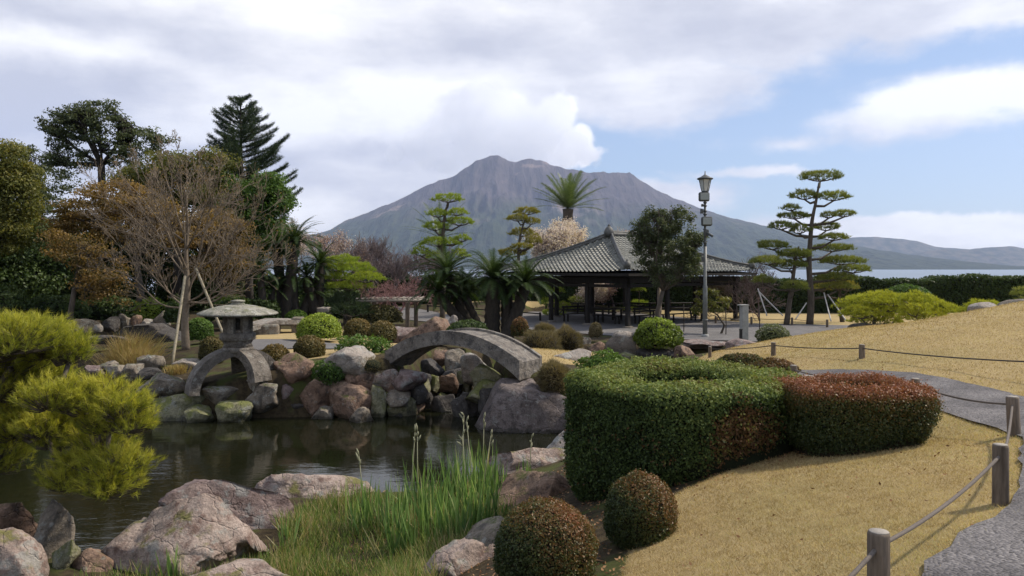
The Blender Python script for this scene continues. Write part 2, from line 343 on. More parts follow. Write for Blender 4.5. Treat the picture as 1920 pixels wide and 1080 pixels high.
class MB:
    """collects shapes into one mesh"""
    def __init__(s): s.v = []; s.f = []; s.sm = []
    def add(s, vs, fs, smooth=False):
        o = len(s.v); s.v += [tuple(map(float, v)) for v in vs]; s.f += [tuple(i+o for i in f) for f in fs]; s.sm += [smooth]*len(fs)
    def box(s, c, d, rz=0.0, bev=0.0, taper=1.0, rx=0.0):
        x, y, z = d[0]/2, d[1]/2, d[2]/2; b = min(bev, x*.9, y*.9, z*.9)
        if b <= 0:
            vs = [(sx*x*(taper if sz > 0 else 1), sy*y*(taper if sz > 0 else 1), sz*z) for sz in (-1, 1) for sy in (-1, 1) for sx in (-1, 1)]
            fs = [(0, 2, 3, 1), (4, 5, 7, 6), (0, 1, 5, 4), (2, 6, 7, 3), (0, 4, 6, 2), (1, 3, 7, 5)]
        else:
            bm = bmesh.new(); bmesh.ops.create_cube(bm, size=1); bmesh.ops.scale(bm, vec=(2*x, 2*y, 2*z), verts=bm.verts)
            bmesh.ops.bevel(bm, geom=list(bm.edges), offset=b, segments=2, affect='EDGES', profile=.5)
            for v in bm.verts:
                k = 1+(taper-1)*(v.co.z/z+1)/2; v.co.x *= k; v.co.y *= k
            bm.verts.index_update(); vs = [tuple(v.co) for v in bm.verts]; fs = [tuple(v.index for v in f.verts) for f in bm.faces]; bm.free()
        cr, sr, cx, sx_ = math.cos(rz), math.sin(rz), math.cos(rx), math.sin(rx)
        o = []
        for a, bb, cc in vs:
            bb, cc = bb*cx-cc*sx_, bb*sx_+cc*cx
            o.append((c[0]+a*cr-bb*sr, c[1]+a*sr+bb*cr, c[2]+cc))
        s.add(o, fs)
    def tube(s, pts, rad, sides=7, cap=True):
        pts = [np.asarray(p, float) for p in pts]; n = len(pts)
        if not hasattr(rad, '__len__'): rad = [rad]*n
        vs = []; up = None
        for i, p in enumerate(pts):
            d = pts[min(i+1, n-1)]-pts[max(i-1, 0)]; d = d/(np.linalg.norm(d)+1e-9)
            if up is None: up = np.cross(d, (0.3, .9, .1)); 
            a = up-d*np.dot(up, d)
            if np.linalg.norm(a) < 1e-4: a = np.cross(d, (1, .2, .1))
            a /= np.linalg.norm(a); up = a; b = np.cross(d, a)
            for k in range(sides):
                th = 2*math.pi*k/sides; vs.append(p+rad[i]*(math.cos(th)*a+math.sin(th)*b))
        fs = [(i*sides+k, i*sides+(k+1) % sides, (i+1)*sides+(k+1) % sides, (i+1)*sides+k) for i in range(n-1) for k in range(sides)]
        if cap: fs += [tuple(range(sides))[::-1], tuple((n-1)*sides+k for k in range(sides))]
        s.add(vs, fs, True)
    def lathe(s, prof, c=(0, 0, 0), sides=24, smooth=True, wob=None):
        vs = []; 
        for j, (r, z) in enumerate(prof):
            for k in range(sides):
                th = 2*math.pi*k/sides; rr = r*(1+(wob(th, z) if wob else 0)); vs.append((c[0]+rr*math.cos(th), c[1]+rr*math.sin(th), c[2]+z))
        m = len(prof)
        fs = [(i*sides+k, i*sides+(k+1) % sides, (i+1)*sides+(k+1) % sides, (i+1)*sides+k) for i in range(m-1) for k in range(sides)]
        fs += [tuple(range(sides))[::-1], tuple((m-1)*sides+k for k in range(sides))]
        s.add(vs, fs, smooth)
    def mesh(s, name, loc=(0, 0, 0)):
        me = bpy.data.meshes.new(name); l = np.array(loc, float)
        me.from_pydata([tuple(np.array(v)-l) for v in s.v], [], s.f)
        me.polygons.foreach_set('use_smooth', np.array(s.sm, dtype=bool)); me.update(); return me
def tag(o, label=None, cat=None, group=None, kind=None):
    if label: o['label'] = label
    if cat: o['category'] = cat
    if group: o['group'] = group
    if kind: o['kind'] = kind
    return o
def link(name, me, mat=None, parent=None, loc=(0, 0, 0)):
    o = bpy.data.objects.new(name, me); COL.objects.link(o); o.location = loc
    if mat: me.materials.append(MATS[mat])
    if parent: o.parent = parent
    return o
class Thing:
    def __init__(s, name, label, cat, loc, group=None, kind=None):
        s.loc = np.array(loc, float); s.o = bpy.data.objects.new(name, None); COL.objects.link(s.o); s.o.location = tuple(s.loc)
        s.o.empty_display_size = .2; tag(s.o, label, cat, group, kind)
    def part(s, name, mb, mat, parent=None, label=None):
        o = link(name, mb.mesh(name, s.loc), mat, parent or s.o)
        if label: o['label'] = label
        return o
    def leaves(s, name, data, mat, parent=None):
        V, Fc, k, ti = data; return link(name, npmesh(name, V-s.loc, Fc, k, ti), mat, parent or s.o)
def one(name, mb, mat, label, cat, group=None, loc=None, kind=None):
    if loc is None: loc = np.mean(np.array(mb.v), axis=0)
    o = link(name, mb.mesh(name, loc), mat, None, tuple(loc)); return tag(o, label, cat, group, kind)

# ---------------------------------------------------------------- leaves as numpy
def unit(a): return a/(np.linalg.norm(a, axis=1, keepdims=True)+1e-9)
def leafq(rng, pts, nrm, L, W, jit=.7, tint=.5, fold=.0):
    n = len(pts); nn = unit(nrm+jit*rng.normal(size=(n, 3))); t = unit(np.cross(nn, rng.normal(size=(n, 3)))); sd_ = np.cross(nn, t)
    L = (L*rng.uniform(.65, 1.3, n))[:, None]; W = (W*rng.uniform(.7, 1.25, n))[:, None]
    V = np.stack([pts-t*L/2, pts+sd_*W/2, pts+t*L/2+nn*L*.12, pts-sd_*W/2], 1).reshape(-1, 3)
    ti = np.repeat(np.broadcast_to(np.asarray(tint, float), (n,)), 4)
    return V, np.arange(n*4), 4, ti
def blades(rng, pts, d, L, W, tint=.5, bend=0.0, wdir=None):
    """tapering blades; with bend each blade is 2 quads + tip"""
    n = len(pts); d = unit(d); L = (L*rng.uniform(.6, 1.25, n))[:, None]; W = (W*np.ones(n))[:, None]
    sd_ = unit(np.cross(d, rng.normal(size=(n, 3)) if wdir is None else wdir))
    ti0 = np.broadcast_to(np.asarray(tint, float), (n,))
    if not bend:
        V = np.stack([pts-sd_*W/2, pts+sd_*W/2, pts+d*L], 1).reshape(-1, 3); return V, np.arange(n*3), 3, np.repeat(ti0, 3)
    b = rng.normal(size=(n, 3)); b[:, 2] = -np.abs(b[:, 2])*.4; b = unit(b)*bend*rng.uniform(.2, 1.3, (n, 1))
    m1 = pts+d*L*.4+b*L*.12; m2 = pts+d*L*.75+b*L*.45; tp = pts+d*L*.97+b*L
    V = np.stack([pts-sd_*W*.4, pts+sd_*W*.4, m1+sd_*W/2, m1-sd_*W/2, m2+sd_*W*.35, m2-sd_*W*.35, tp+sd_*W*.03, tp-sd_*W*.03], 1).reshape(-1, 3)
    base = np.arange(n)[:, None]*8; q = np.array([0, 1, 2, 3, 3, 2, 4, 5, 5, 4, 6, 7])[None]
    return V, (base+q).ravel(), 4, np.repeat(ti0, 8)
def join(parts):
    V = []; Fc = []; T = []; o = 0
    for v, f, k, t in parts: V.append(v); Fc.append(f+o); T.append(t); o += len(v)
    return np.concatenate(V), np.concatenate(Fc), parts[0][2], np.concatenate(T)
def sphpts(rng, n, zmin=-1.0):
    z = rng.uniform(zmin, 1, n); a = rng.uniform(0, 2*math.pi, n); r = np.sqrt(1-z*z); return np.stack([r*np.cos(a), r*np.sin(a), z], 1)
def lump(p, s, seed, amp):      # cheap smooth 3-D noise for numpy points
    q = p*s+seed; return amp*(np.sin(q[:, 0]*1.7+1.3*np.sin(q[:, 1]*1.1))+np.sin(q[:, 1]*1.9+1.2*np.sin(q[:, 2]*1.3))+np.sin(q[:, 2]*2.1+1.1*np.sin(q[:, 0]*1.5)))/3

# ---------------------------------------------------------------- terrain
CP = [(1648, 3.8, 2.0), (1876, 5.2, 2.0), (1900, 7.3, 2.0), (1300, 4.5, 1.72), (1200, 5.9, 1.45), (1450, 6.7, 1.75), (1620, 7.0, 1.85),
      (1000, 5.6, 1.25), (1080, 7.2, 1.2), (1250, 7.6, 1.42), (1720, 9.0, 1.9), (1745, 8.0, 1.84), (1488, 12, 1.67), (1280, 10.5, 1.3), (1100, 11, .75), (1616, 14.4, 1.91),
      (1450, 18, 1.55), (1300, 17, 1.2), (1920, 9.5, 1.98), (1920, 12, 2.15), (2300, 10, 2.3), (2300, 16, 2.9), (1920, 20, 2.74), (1780, 22, 2.1),
      (1620, 24, 1.78), (1500, 24, 1.5), (1350, 24, 1.0), (1200, 24, .45), (1120, 24.5, .5), (1270, 25.3, .55), (1190, 21, .75), (2400, 22, 3.2), (1920, 27, 2.0), (1700, 29, .9), (1500, 29, .65), (2300, 30, 1.5),
      (1050, 20.5, 1.25), (1150, 22, 1.1), (985, 18.6, 1.2), (600, 19.2, 1.25), (450, 19.2, .95), (700, 19.5, 1.3), (600, 23.5, 1.15), (450, 25, 1.2), (700, 27, 1.0),
      (580, 34, .95), (300, 20.5, .8), (200, 28, .7), (100, 32, .9), (100, 45, 1.2), (400, 40, 1.2), (-300, 30, 1), (-300, 50, 1.5), (700, 45, .7),
      (830, 36, .75), (900, 33, .75), (1170, 44, .6), (960, 44, .65), (900, 52, 1.3), (1010, 53, 1.3), (950, 48, 1.0), (1400, 42, .6), (1400, 33, .6), (1230, 33.5, .6), (1200, 60, .6), (700, 60, .6),
      (1600, 45, .6), (1900, 45, .8), (2200, 45, .8), (100, 60, 1.5), (700, 9, .28), (850, 8, .5), (500, 8.5, .22), (300, 8, .35), (100, 8, .4),
      (500, 6.5, .6), (700, 6, .8), (200, 5, .9), (900, 7, .95), (950, 9.5, .6), (1000, 12, .35), (1070, 14.5, .45), (700, 3, 1.2), (0, 3, 1.2),
      (-100, 9, .6), (-300, 14, .5)]
CPW = [(X_(a, b), b, c) for a, b, c in CP]+[(0, -1, 1.5), (3.5, 0, 2.0), (2, 1.5, 2.0), (8, 2, 2.2), (-8, 0, 1.3), (30, 60, .8), (-40, 60, 1.5), (45, 30, 2), (-40, 10, 1), (-40, -25, 1.5), (40, -25, 2.5), (0, -25, 2), (30, 5, 2.8)]
_c = np.array(CPW); _n = len(_c)
def _U(r2): return np.where(r2 > 1e-9, .5*r2*np.log(np.maximum(r2, 1e-9)), 0)
_K = _U(((_c[:, None, :2]-_c[None, :, :2])**2).sum(-1))+np.eye(_n)*.06
_Pm = np.hstack([np.ones((_n, 1)), _c[:, :2]])
_sol = np.linalg.solve(np.block([[_K, _Pm], [_Pm.T, np.zeros((3, 3))]]), np.concatenate([_c[:, 2], np.zeros(3)]))
def sdf(poly, x, y):
    p = np.array(poly); q = np.roll(p, -1, 0); d2 = np.full(x.shape, 1e18); ins = np.zeros(x.shape, bool)
    for (ax, ay), (bx, by) in zip(p, q):
        ex, ey = bx-ax, by-ay; t = np.clip(((x-ax)*ex+(y-ay)*ey)/(ex*ex+ey*ey), 0, 1)
        d2 = np.minimum(d2, (x-ax-t*ex)**2+(y-ay-t*ey)**2)
        c = ((ay > y) != (by > y)) & (x < (bx-ax)*(y-ay)/((by-ay) if by != ay else 1e-9)+ax); ins ^= c
    d = np.sqrt(d2); return np.where(ins, -d, d)
POND = [(X_(a, b), b) for a, b in [(-350, 9.5), (-60, 9.6), (90, 8.9), (180, 9.1), (300, 10.1), (480, 11.8), (600, 12.8), (700, 12.2), (820, 12.0), (930, 13.2), (1020, 13.8),
        (1090, 14.2), (1120, 16.3), (1000, 17.3), (925, 18.6), (905, 20), (930, 22.5), (1000, 25), (1100, 27), (1340, 27.2), (1350, 30.3), (1200, 31.0), (1060, 30.6),
        (930, 28), (860, 25), (800, 22.5), (770, 20), (745, 18.9), (600, 18.6), (480, 18.4), (360, 18.2), (290, 18.7), (230, 20.5), (170, 24), (120, 25), (40, 24.5), (-300, 25), (-700, 16)]]
PLAZA = [(X_(a, b), b) for a, b in [(1275, 32.3), (1370, 31.6), (1440, 31), (1600, 29.6), (1760, 31.5), (1740, 36), (1600, 40), (1420, 41.5), (1180, 51), (1000, 52), (925, 46), (960, 41), (1000, 37), (1100, 34.8), (1200, 33)]]
def sstep(a, b, v): t = np.clip((v-a)/(b-a), 0, 1); return t*t*(3-2*t)
def H(x, y):
    x = np.atleast_1d(np.asarray(x, float)); y = np.atleast_1d(np.asarray(y, float)); sh = x.shape; x = x.ravel(); y = y.ravel()
    xc = np.clip(x, -45, 45); yc = np.clip(y, -25, 62)
    r2 = (xc[:, None]-_c[None, :, 0])**2+(yc[:, None]-_c[None, :, 1])**2
    z = _U(r2)@_sol[:_n]+_sol[_n]+_sol[_n+1]*xc+_sol[_n+2]*yc
    z = np.clip(z, .2, 4.5)
    pl = sstep(-.2, 1.2, sdf(PLAZA, x, y)); z = .6*(1-pl)+z*pl
    s = sdf(POND, x, y); k = sstep(-.2, .45, s); z = -.55*(1-k)+z*k
    far = sstep(66, 90, y); z = z*(1-far)-6*far
    return z.reshape(sh)
def h1(x, y): return float(H(np.array([x]), np.array([y]))[0])
def lawnmask(x, y):
    A = [(.55, 2.0), (.6, 4.6), (.95, 6.1), (1.2, 6.9), (1.9, 7.45), (3.4, 9.6), (3.6, 12), (3.1, 16), (3.9, 19.5), (5.2, 22.5), (6.9, 26), (10, 29.3), (16, 31), (40, 30), (40, -5), (0, -5)]
    B = [(-7.4, 20.6), (-5.5, 19.9), (-3.5, 20.2), (-3.6, 23), (-3.9, 27), (-5.2, 34), (-11, 33), (-9, 27)]
    C = [(10.5, 39.5), (16, 38), (30, 36), (45, 36), (45, 60), (-5, 60), (-4, 47), (0, 44), (-.5, 41.5), (-2, 40), (-4.5, 39), (-4.5, 52), (9, 53)]
    D = [(.2, 18.9), (1.6, 19.6), (2.8, 21.5), (2.0, 24), (.6, 22.5), (-.2, 20.5)]
    m = np.zeros(x.shape)
    for q, w in ((A, .25), (B, .5), (C, .6), (D, .4)): m = np.maximum(m, sstep(w, -w, sdf(q, x, y)))
    return m
def axis(segs):
    o = []
    for a, b, st in segs: o += list(np.arange(a, b, st))
    return np.array(o+[segs[-1][1]])
gx = axis([(-600, -60, 45), (-60, -16, 2.2), (-16, -9, .5), (-9, 8.5, .14), (8.5, 18, .4), (18, 60, 2), (60, 600, 45)])
gy = axis([(-60, -4, 4), (-4, 2, .5), (2, 32, .14), (32, 60, .5), (60, 100, 2)])
GX, GY = np.meshgrid(gx, gy); ZZ = H(GX, GY)
ZZ = ZZ+lump(np.stack([GX.ravel(), GY.ravel(), GX.ravel()*.3], 1), 2.3, 4., .012).reshape(ZZ.shape)*(GY < 30)
nx, ny = len(gx), len(gy); ii = (np.arange(ny-1)[:, None]*nx+np.arange(nx-1)[None]).ravel()
me = npmesh('ground', np.stack([GX, GY, ZZ], -1).reshape(-1, 3), np.stack([ii, ii+1, ii+1+nx, ii+nx], 1).ravel(), 4, None, True)
a_ = me.attributes.new('lawn', 'FLOAT', 'POINT'); a_.data.foreach_set('value', lawnmask(GX.ravel(), GY.ravel()).astype(np.float32))
tag(link('ground', me, 'ground'), kind='structure')
def densify(poly, st, closed=True, wob=0, rng=None):
    o = []; n = len(poly)
    for i in range(n if closed else n-1):
        a, b = np.array(poly[i]), np.array(poly[(i+1) % n]); k = max(1, int(np.linalg.norm(b-a)/st))
        for j in range(k):
            q = a+(b-a)*j/k
            if wob: q = q+rng.normal(size=2)*wob
            o.append(q)
    return o
def catmull(pts, k=6):
    p = [np.array(q, float) for q in pts]; p = [2*p[0]-p[1]]+p+[2*p[-1]-p[-2]]; o = []
    for i in range(1, len(p)-2):
        for j in range(k):
            t = j/k; o.append(.5*((2*p[i])+(-p[i-1]+p[i+1])*t+(2*p[i-1]-5*p[i]+4*p[i+1]-p[i+2])*t*t+(-p[i-1]+3*p[i]-3*p[i+1]+p[i+2])*t**3))
    o.append(p[-2]); return o
def sheet(name, poly, off, step, mat, seed=1, wob=.02, kind='structure'):
    rng = np.random.default_rng(seed); B = densify(poly, step, True, wob, rng); nb = len(B)
    xs = [q[0] for q in B]; ys = [q[1] for q in B]
    g = np.stack(np.meshgrid(np.arange(min(xs), max(xs), step), np.arange(min(ys), max(ys), step)), -1).reshape(-1, 2)
    g = g[sdf(B, g[:, 0], g[:, 1]) < -step*.4]
    allp = [Vector((q[0], q[1])) for q in B]+[Vector((q[0], q[1])) for q in g]
    v, e, f, _, _, _ = mgeo.delaunay_2d_cdt(allp, [(i, (i+1) % nb) for i in range(nb)], [], 1, 1e-5)
    xy = np.array([(q[0], q[1]) for q in v]); z = H(xy[:, 0], xy[:, 1])+off
    fs = []
    for t in f:
        c = xy[list(t)].mean(0)
        fs.append(t)
    cen = np.array([xy[list(t)].mean(0) for t in fs]); keep = sdf(B, cen[:, 0], cen[:, 1]) < .001
    fs = [list(t) for t, k in zip(fs, keep) if k]
    me = npmesh(name, np.column_stack([xy, z]), np.array(fs).ravel(), 3, None, True)
    return tag(link(name, me, mat), kind=kind)
PATH_L = catmull([(-.3, .2), (.9, 2), (2.19, 4), (3.3, 5.1), (4.15, 6.28), (4.78, 7.3), (4.98, 8.9), (4.85, 11), (4.6, 12.8), (4.1, 15), (3.3, 17.5)])
PATH_R = catmull([(3.2, -.5), (4.6, 3), (5.6, 5), (6.2, 7.5), (6.35, 9.5), (6.28, 11.6), (5.75, 13.4), (5.0, 15.5), (4.5, 17.5)])
PATH = list(PATH_L)+list(PATH_R)[::-1]
sheet('gravel_path', PATH, .03, .16, 'gravel', 2, .018)
sheet('plaza', PLAZA, .03, .7, 'plaza', 3, .02)
sheet('island_path', [(X_(a, b), b) for a, b in [(455, 23.0), (560, 23.3), (655, 22.6), (672, 24.4), (560, 26), (440, 25.6)]], .03, .25, 'plaza', 4, .02)
sheet('back_path', [(-13, 51), (-4, 41.2), (-2, 39.2), (-.6, 40), (-2.5, 44), (-9, 54)], .035, .6, 'plaza', 5, .02)
# pond and sea
wp = MB(); wp.add([(q[0], q[1], 0) for q in [(-30, 6), (9, 6), (9, 34), (-30, 34)]], [(0, 1, 2, 3)])
tag(link('pond_water', wp.mesh('pond_water'), 'water'), kind='structure')
wp = MB(); wp.add([(-9500, 75, -4), (9500, 75, -4), (9500, 11500, -4), (-9500, 11500, -4)], [(0, 1, 2, 3)])
tag(link('sea', wp.mesh('sea'), 'sea'), kind='structure')

# ---------------------------------------------------------------- volcano and headlands
def ridge_mesh(name, prof, Yr, depth_f, depth_b, mat, gully, nu=420, nv=90, seed=0, wl=150., wa=1.0):
    px = np.array([p[0] for p in prof], float); py = np.array([p[1] for p in prof], float)
    u = np.linspace(px[0], px[-1], nu); x = (u-960)/F*Yr; top = (HY-np.interp(u, px, py))/F*Yr+E+4
    vs = np.concatenate([np.linspace(-1, 0, nv)[:-1], np.linspace(0, 1, nv//2)])
    V = np.zeros((len(vs), nu, 3))
    for j, v in enumerate(vs):
        Y = Yr+v*(depth_f if v < 0 else depth_b); s = (1-abs(v))
        prof_s = s**1.25*.9+.1*s
        zz = top*prof_s
        for i in range(nu):
            g = mnoise.ridged_multi_fractal(Vector((x[i]/wl+seed, Y/(wl*5), seed)), .9, 2.1, 5, 1, 2)
            g2 = mnoise.fractal(Vector((x[i]/(wl*3), Y/(wl*3), seed+7)), 1., 2., 5)
            am = gully*top[i]*(s*(1-s)*2.4)
            tt = .012*top[i]*mnoise.fractal(Vector((x[i]/(wl*.4), 3, seed)), .9, 2.1, 5)*s*wa
            V[j, i] = (x[i]*(1+v*.05), Y, max(-6, zz[i]-4-am*(1.4-g)*.5+am*.4*g2+tt))
    n = len(vs); ii = (np.arange(n-1)[:, None]*nu+np.arange(nu-1)[None]).ravel()
    me = npmesh(name, V.reshape(-1, 3), np.stack([ii, ii+1, ii+1+nu, ii+nu], 1).ravel(), 4, None, True)
    return tag(link(name, me, mat), kind='structure')
VOL = [(200, 500), (330, 492), (430, 476), (520, 458), (600, 436), (622, 430), (650, 412), (700, 394), (750, 374), (800, 348), (850, 330), (880, 311), (892, 302), (908, 298), (918, 293), (935, 293), (950, 300),
       (965, 304), (985, 299), (1008, 299), (1028, 307), (1060, 316), (1100, 323), (1125, 324), (1134, 321), (1142, 323), (1160, 323), (1174, 326), (1180, 322), (1200, 338), (1240, 361),
       (1300, 385), (1350, 403), (1420, 420), (1500, 438), (1580, 455), (1680, 480), (1760, 500)]
ridge_mesh('volcano', VOL, 7000., 2600, 2000, 'mountain', .27, seed=3.3, wl=260., nu=620, wa=1.3)
FARH = [(1400, 495), (1480, 470), (1540, 450), (1600, 445), (1640, 444), (1690, 448), (1720, 452), (1755, 463), (1800, 466), (1850, 470), (1900, 475), (1990, 470), (2100, 480), (2300, 500)]
ridge_mesh('far_hills', FARH, 9300., 900, 900, 'far_hill', .25, 260, 30, seed=9.1, wl=260., wa=.8)
NEARH = [(1590, 501), (1650, 492), (1690, 480), (1730, 472), (1770, 467), (1800, 469), (1830, 466), (1870, 463), (1895, 461), (1920, 466), (1960, 460), (2050, 455), (2200, 470), (2400, 500)]
ridge_mesh('headland', NEARH, 8000., 900, 900, 'far_hill', .3, 260, 30, seed=5.7, wl=200., wa=1.4)

# ---------------------------------------------------------------- pavilion
def build_pavilion():
    C2 = np.array([5.6, 37.0]); C3 = np.array([14.1, 44.0]); C1 = np.array([-.9, 44.9]); C4 = C1+C3-C2
    cen = (C1+C3)/2; ez = 3.36; rz = 5.42; gz = .6
    a = unit(np.array([C3-C2]))[0]; b = unit(np.array([C1-C2]))[0]
    R1 = cen-a*1.25; R2 = cen+a*1.25
    T = Thing('pavilion', 'open timber garden pavilion with a grey tiled hipped roof on dark posts', 'pavilion', (cen[0], cen[1], gz))
    def curve(t): return ez+(rz-ez)*(.72*t+.28*t*t)            # t 0 at the eave, 1 at the ridge
    roof = MB()
    def face(A, B, Ra, Rb):
        L = np.linalg.norm(B-A); run = np.linalg.norm((Ra+Rb)/2-(A+B)/2)
        nc = 20; per = max(2, int(L/.30)); nu = per*6; nv = nc*4
        ux = (B-A)/L
        A3, B3 = np.append(A, 0), np.append(B, 0)
        vs = []; 
        for j in range(nv+1):
            t = j/nv; left = A+(Ra-A)*t; right = B+(Rb-B)*t; z = curve(t)
            # upturned corners
            fr = (t*nc) % 1.0
            step = .085*(1-fr) if j < nv else 0
            for i in range(nu+1):
                s = i/nu; p = left+(right-left)*s; w = np.dot(p-A, ux)/L
                ph = (w*per) % 1.0
                roll = .062*max(0.0, math.sin(math.pi*min(1, ph/.42)))**.8 if ph < .42 else -.018*math.sin(math.pi*(ph-.42)/.58)
                up = .14*abs(2*s-1)**6*(1-t)**2
                vs.append((p[0], p[1], z+step+roll+up))
        fs = [(j*(nu+1)+i, j*(nu+1)+i+1, (j+1)*(nu+1)+i+1, (j+1)*(nu+1)+i) for j in range(nv) for i in range(nu)]
        roof.add(vs, fs, False)
    face(C2, C3, R1, R2); face(C1, C2, R1, R1+(0)); face(C3, C4, R2, R2); face(C4, C1, R2, R1)
    rf = T.part('roof', roof, 'tile')
    def ridge(p, q, tp, tq, r0, name='ridge'):
        mb = MB(); pts = []
        for k in range(13):
            t = k/12; xy = p+(q-p)*t; tt = tp+(tq-tp)*t
            pts.append((xy[0], xy[1], curve(tt)+.12+.14*(1-tt)**8))
        mb.tube(pts, r0, 8); mb.tube([(x, y, z+.13) for x, y, z in pts], r0*.62, 8)
        o = T.part(name, mb, 'tile_ridge', rf); return pts
    for c, r in ((C1, R1), (C2, R1), (C3, R2), (C4, R2)): ridge(c+(r-c)*.05, r, .05, 1, .10, 'hip_ridge')
    ridge(R1-a*.1, R2+a*.1, 1, 1, .14, 'top_ridge')
    for pt, sc in ((R1-a*.18, 1.0), (R2+a*.18, 1.0), (C2+(R1-C2)*.05, .62), (C3+(R2-C3)*.05, .62), (C1+(R1-C1)*.05, .62)):
        z = curve(1.0)+.25 if sc == 1.0 else ez+.42
        mb = MB(); mb.lathe([(.02, -.32*sc), (.26*sc, -.25*sc), (.30*sc, 0), (.2*sc, .2*sc), (.1*sc, .3*sc), (.02, .34*sc)], (pt[0], pt[1], z), 10)
        mb.lathe([(.02, .28*sc), (.09*sc, .34*sc), (.02, .44*sc)], (pt[0], pt[1], z), 8); T.part('ridge_ornament', mb, 'tile_ridge', rf)
    # eaves: fascia, soffit, rafters, beams
    corners = [C1, C2, C3, C4]
    mb = MB()
    for i in range(4):
        p, q = corners[i], corners[(i+1) % 4]; p2 = p+(cen-p)*.012; q2 = q+(cen-q)*.012
        m = (p2+q2)/2; L = np.linalg.norm(q2-p2); ang = math.atan2(*(q2-p2)[::-1])
        mb.box((m[0], m[1], ez-.08), (L, .07, .13), ang)
    T.part('fascia', mb, 'timber_dark')
    mb = MB(); inner = [c+(cen-c)*.2 for c in corners]
    for i in range(4):
        p, q, r, s = corners[i], corners[(i+1) % 4], inner[(i+1) % 4], inner[i]
        p, q = p+(cen-p)*.02, q+(cen-q)*.02
        mb.add([(*p, ez-.03), (*q, ez-.03), (*r, ez+.10), (*s, ez+.10), (*p, ez-.07), (*q, ez-.07), (*r, ez+.04), (*s, ez+.04)], [(0, 1, 2, 3), (7, 6, 5, 4), (0, 4, 5, 1), (2, 6, 7, 3)])
    mb.add([(*inner[0], ez+.1), (*inner[1], ez+.1), (*inner[2], ez+.1), (*inner[3], ez+.1)], [(0, 1, 2, 3)])
    T.part('soffit', mb, 'timber_dark')
    mb = MB()
    for i in range(4):
        p, q = corners[i], corners[(i+1) % 4]; n = 26
        for k in range(1, n):
            s = k/n; e0 = p+(q-p)*s; e1 = e0+(inner[i]+(inner[(i+1) % 4]-inner[i])*s-e0)*1.0
            mm = (e0+e1)/2; L = np.linalg.norm(e1-e0); mb.box((mm[0], mm[1], ez-.10), (L*.92, .07, .09), math.atan2(*(e1-e0)[::-1]))
    T.part('rafter', mb, 'timber_dark')
    ps = [c+(cen-c)*.17 for c in corners]
    mb = MB()
    for i in range(4):
        p, q = ps[i], ps[(i+1) % 4]; m = (p+q)/2; L = np.linalg.norm(q-p)+.5; ang = math.atan2(*(q-p)[::-1])
        mb.box((m[0], m[1], 2.98+.02*(i % 2)), (L, .20, .30), ang, .02); mb.box((m[0], m[1], 2.70+.02*(i % 2)), (L, .12, .16), ang, .01)
    T.part('beam', mb, 'timber_dark')
    for i in range(4):
        p, q = ps[i], ps[(i+1) % 4]
        for k in range(3):
            c = p+(q-p)*(k/3); mb = MB(); mb.box((c[0], c[1], gz+1.12), (.2, .2, 2.16), math.atan2(*a[::-1]), .02)
            pl = T.part('post', mb, 'timber_dark')
            mb = MB(); mb.lathe([(.3, -.05), (.28, .08), (.2, .12)], (c[0], c[1], gz), 10); T.part('footing', mb, 'stone_cut', pl)
    return T, ps, a, b, cen
PAV, PPS, PA, PB, PCEN = build_pavilion()
def bench(c, ang, L, label, group='dark benches in and behind the pavilion', back=True):
    T = Thing('bench', label, 'bench', (c[0], c[1], c[2]), group); ca, sa = math.cos(ang), math.sin(ang)
    def q(u, v, w): return (c[0]+u*ca-v*sa, c[1]+u*sa+v*ca, c[2]+w)
    mb = MB()
    for k in range(3): mb.box(q(0, -.14+.14*k, .43), (L, .12, .04), ang, .008)
    T.part('seat', mb, 'timber_dark')
    for sx in (-1, 1):
        for v in (-.15, .15): mb = MB(); mb.box(q(sx*(L/2-.12), v, .2), (.08, .07, .42), ang, .006); T.part('leg', mb, 'timber_dark')
    if back:
        mb = MB(); mb.box(q(0, .2, .82), (L, .04, .1), ang, .006); mb.box(q(0, .2, .64), (L, .04, .08), ang, .006)
        for sx in (-1, 1): mb.box(q(sx*(L/2-.12), .2, .6), (.07, .06, .56), ang)
        T.part('backrest', mb, 'timber_dark')
aa = math.atan2(PA[1], PA[0])
for k, (u, v, L, an, lb) in enumerate([(-3.0, 1.0, 1.9, aa, 'dark slatted bench between the left pavilion posts'), (-1.0, -2.6, 2.2, aa, 'dark slatted bench behind the front corner post of the pavilion'),
        (1.6, -2.8, 2.2, aa, 'dark slatted bench under the pavilion behind the round green bush'), (-3.1, -1.4, 1.8, aa+math.pi/2, 'dark bench turned sideways at the left end of the pavilion'),
        (2.9, 1.5, 2.2, aa+math.pi/2, 'dark bench at the right end of the pavilion by the lamp post')]):
    c = PCEN+PA*u+PB*v; bench((c[0], c[1], .62), an, L, lb)
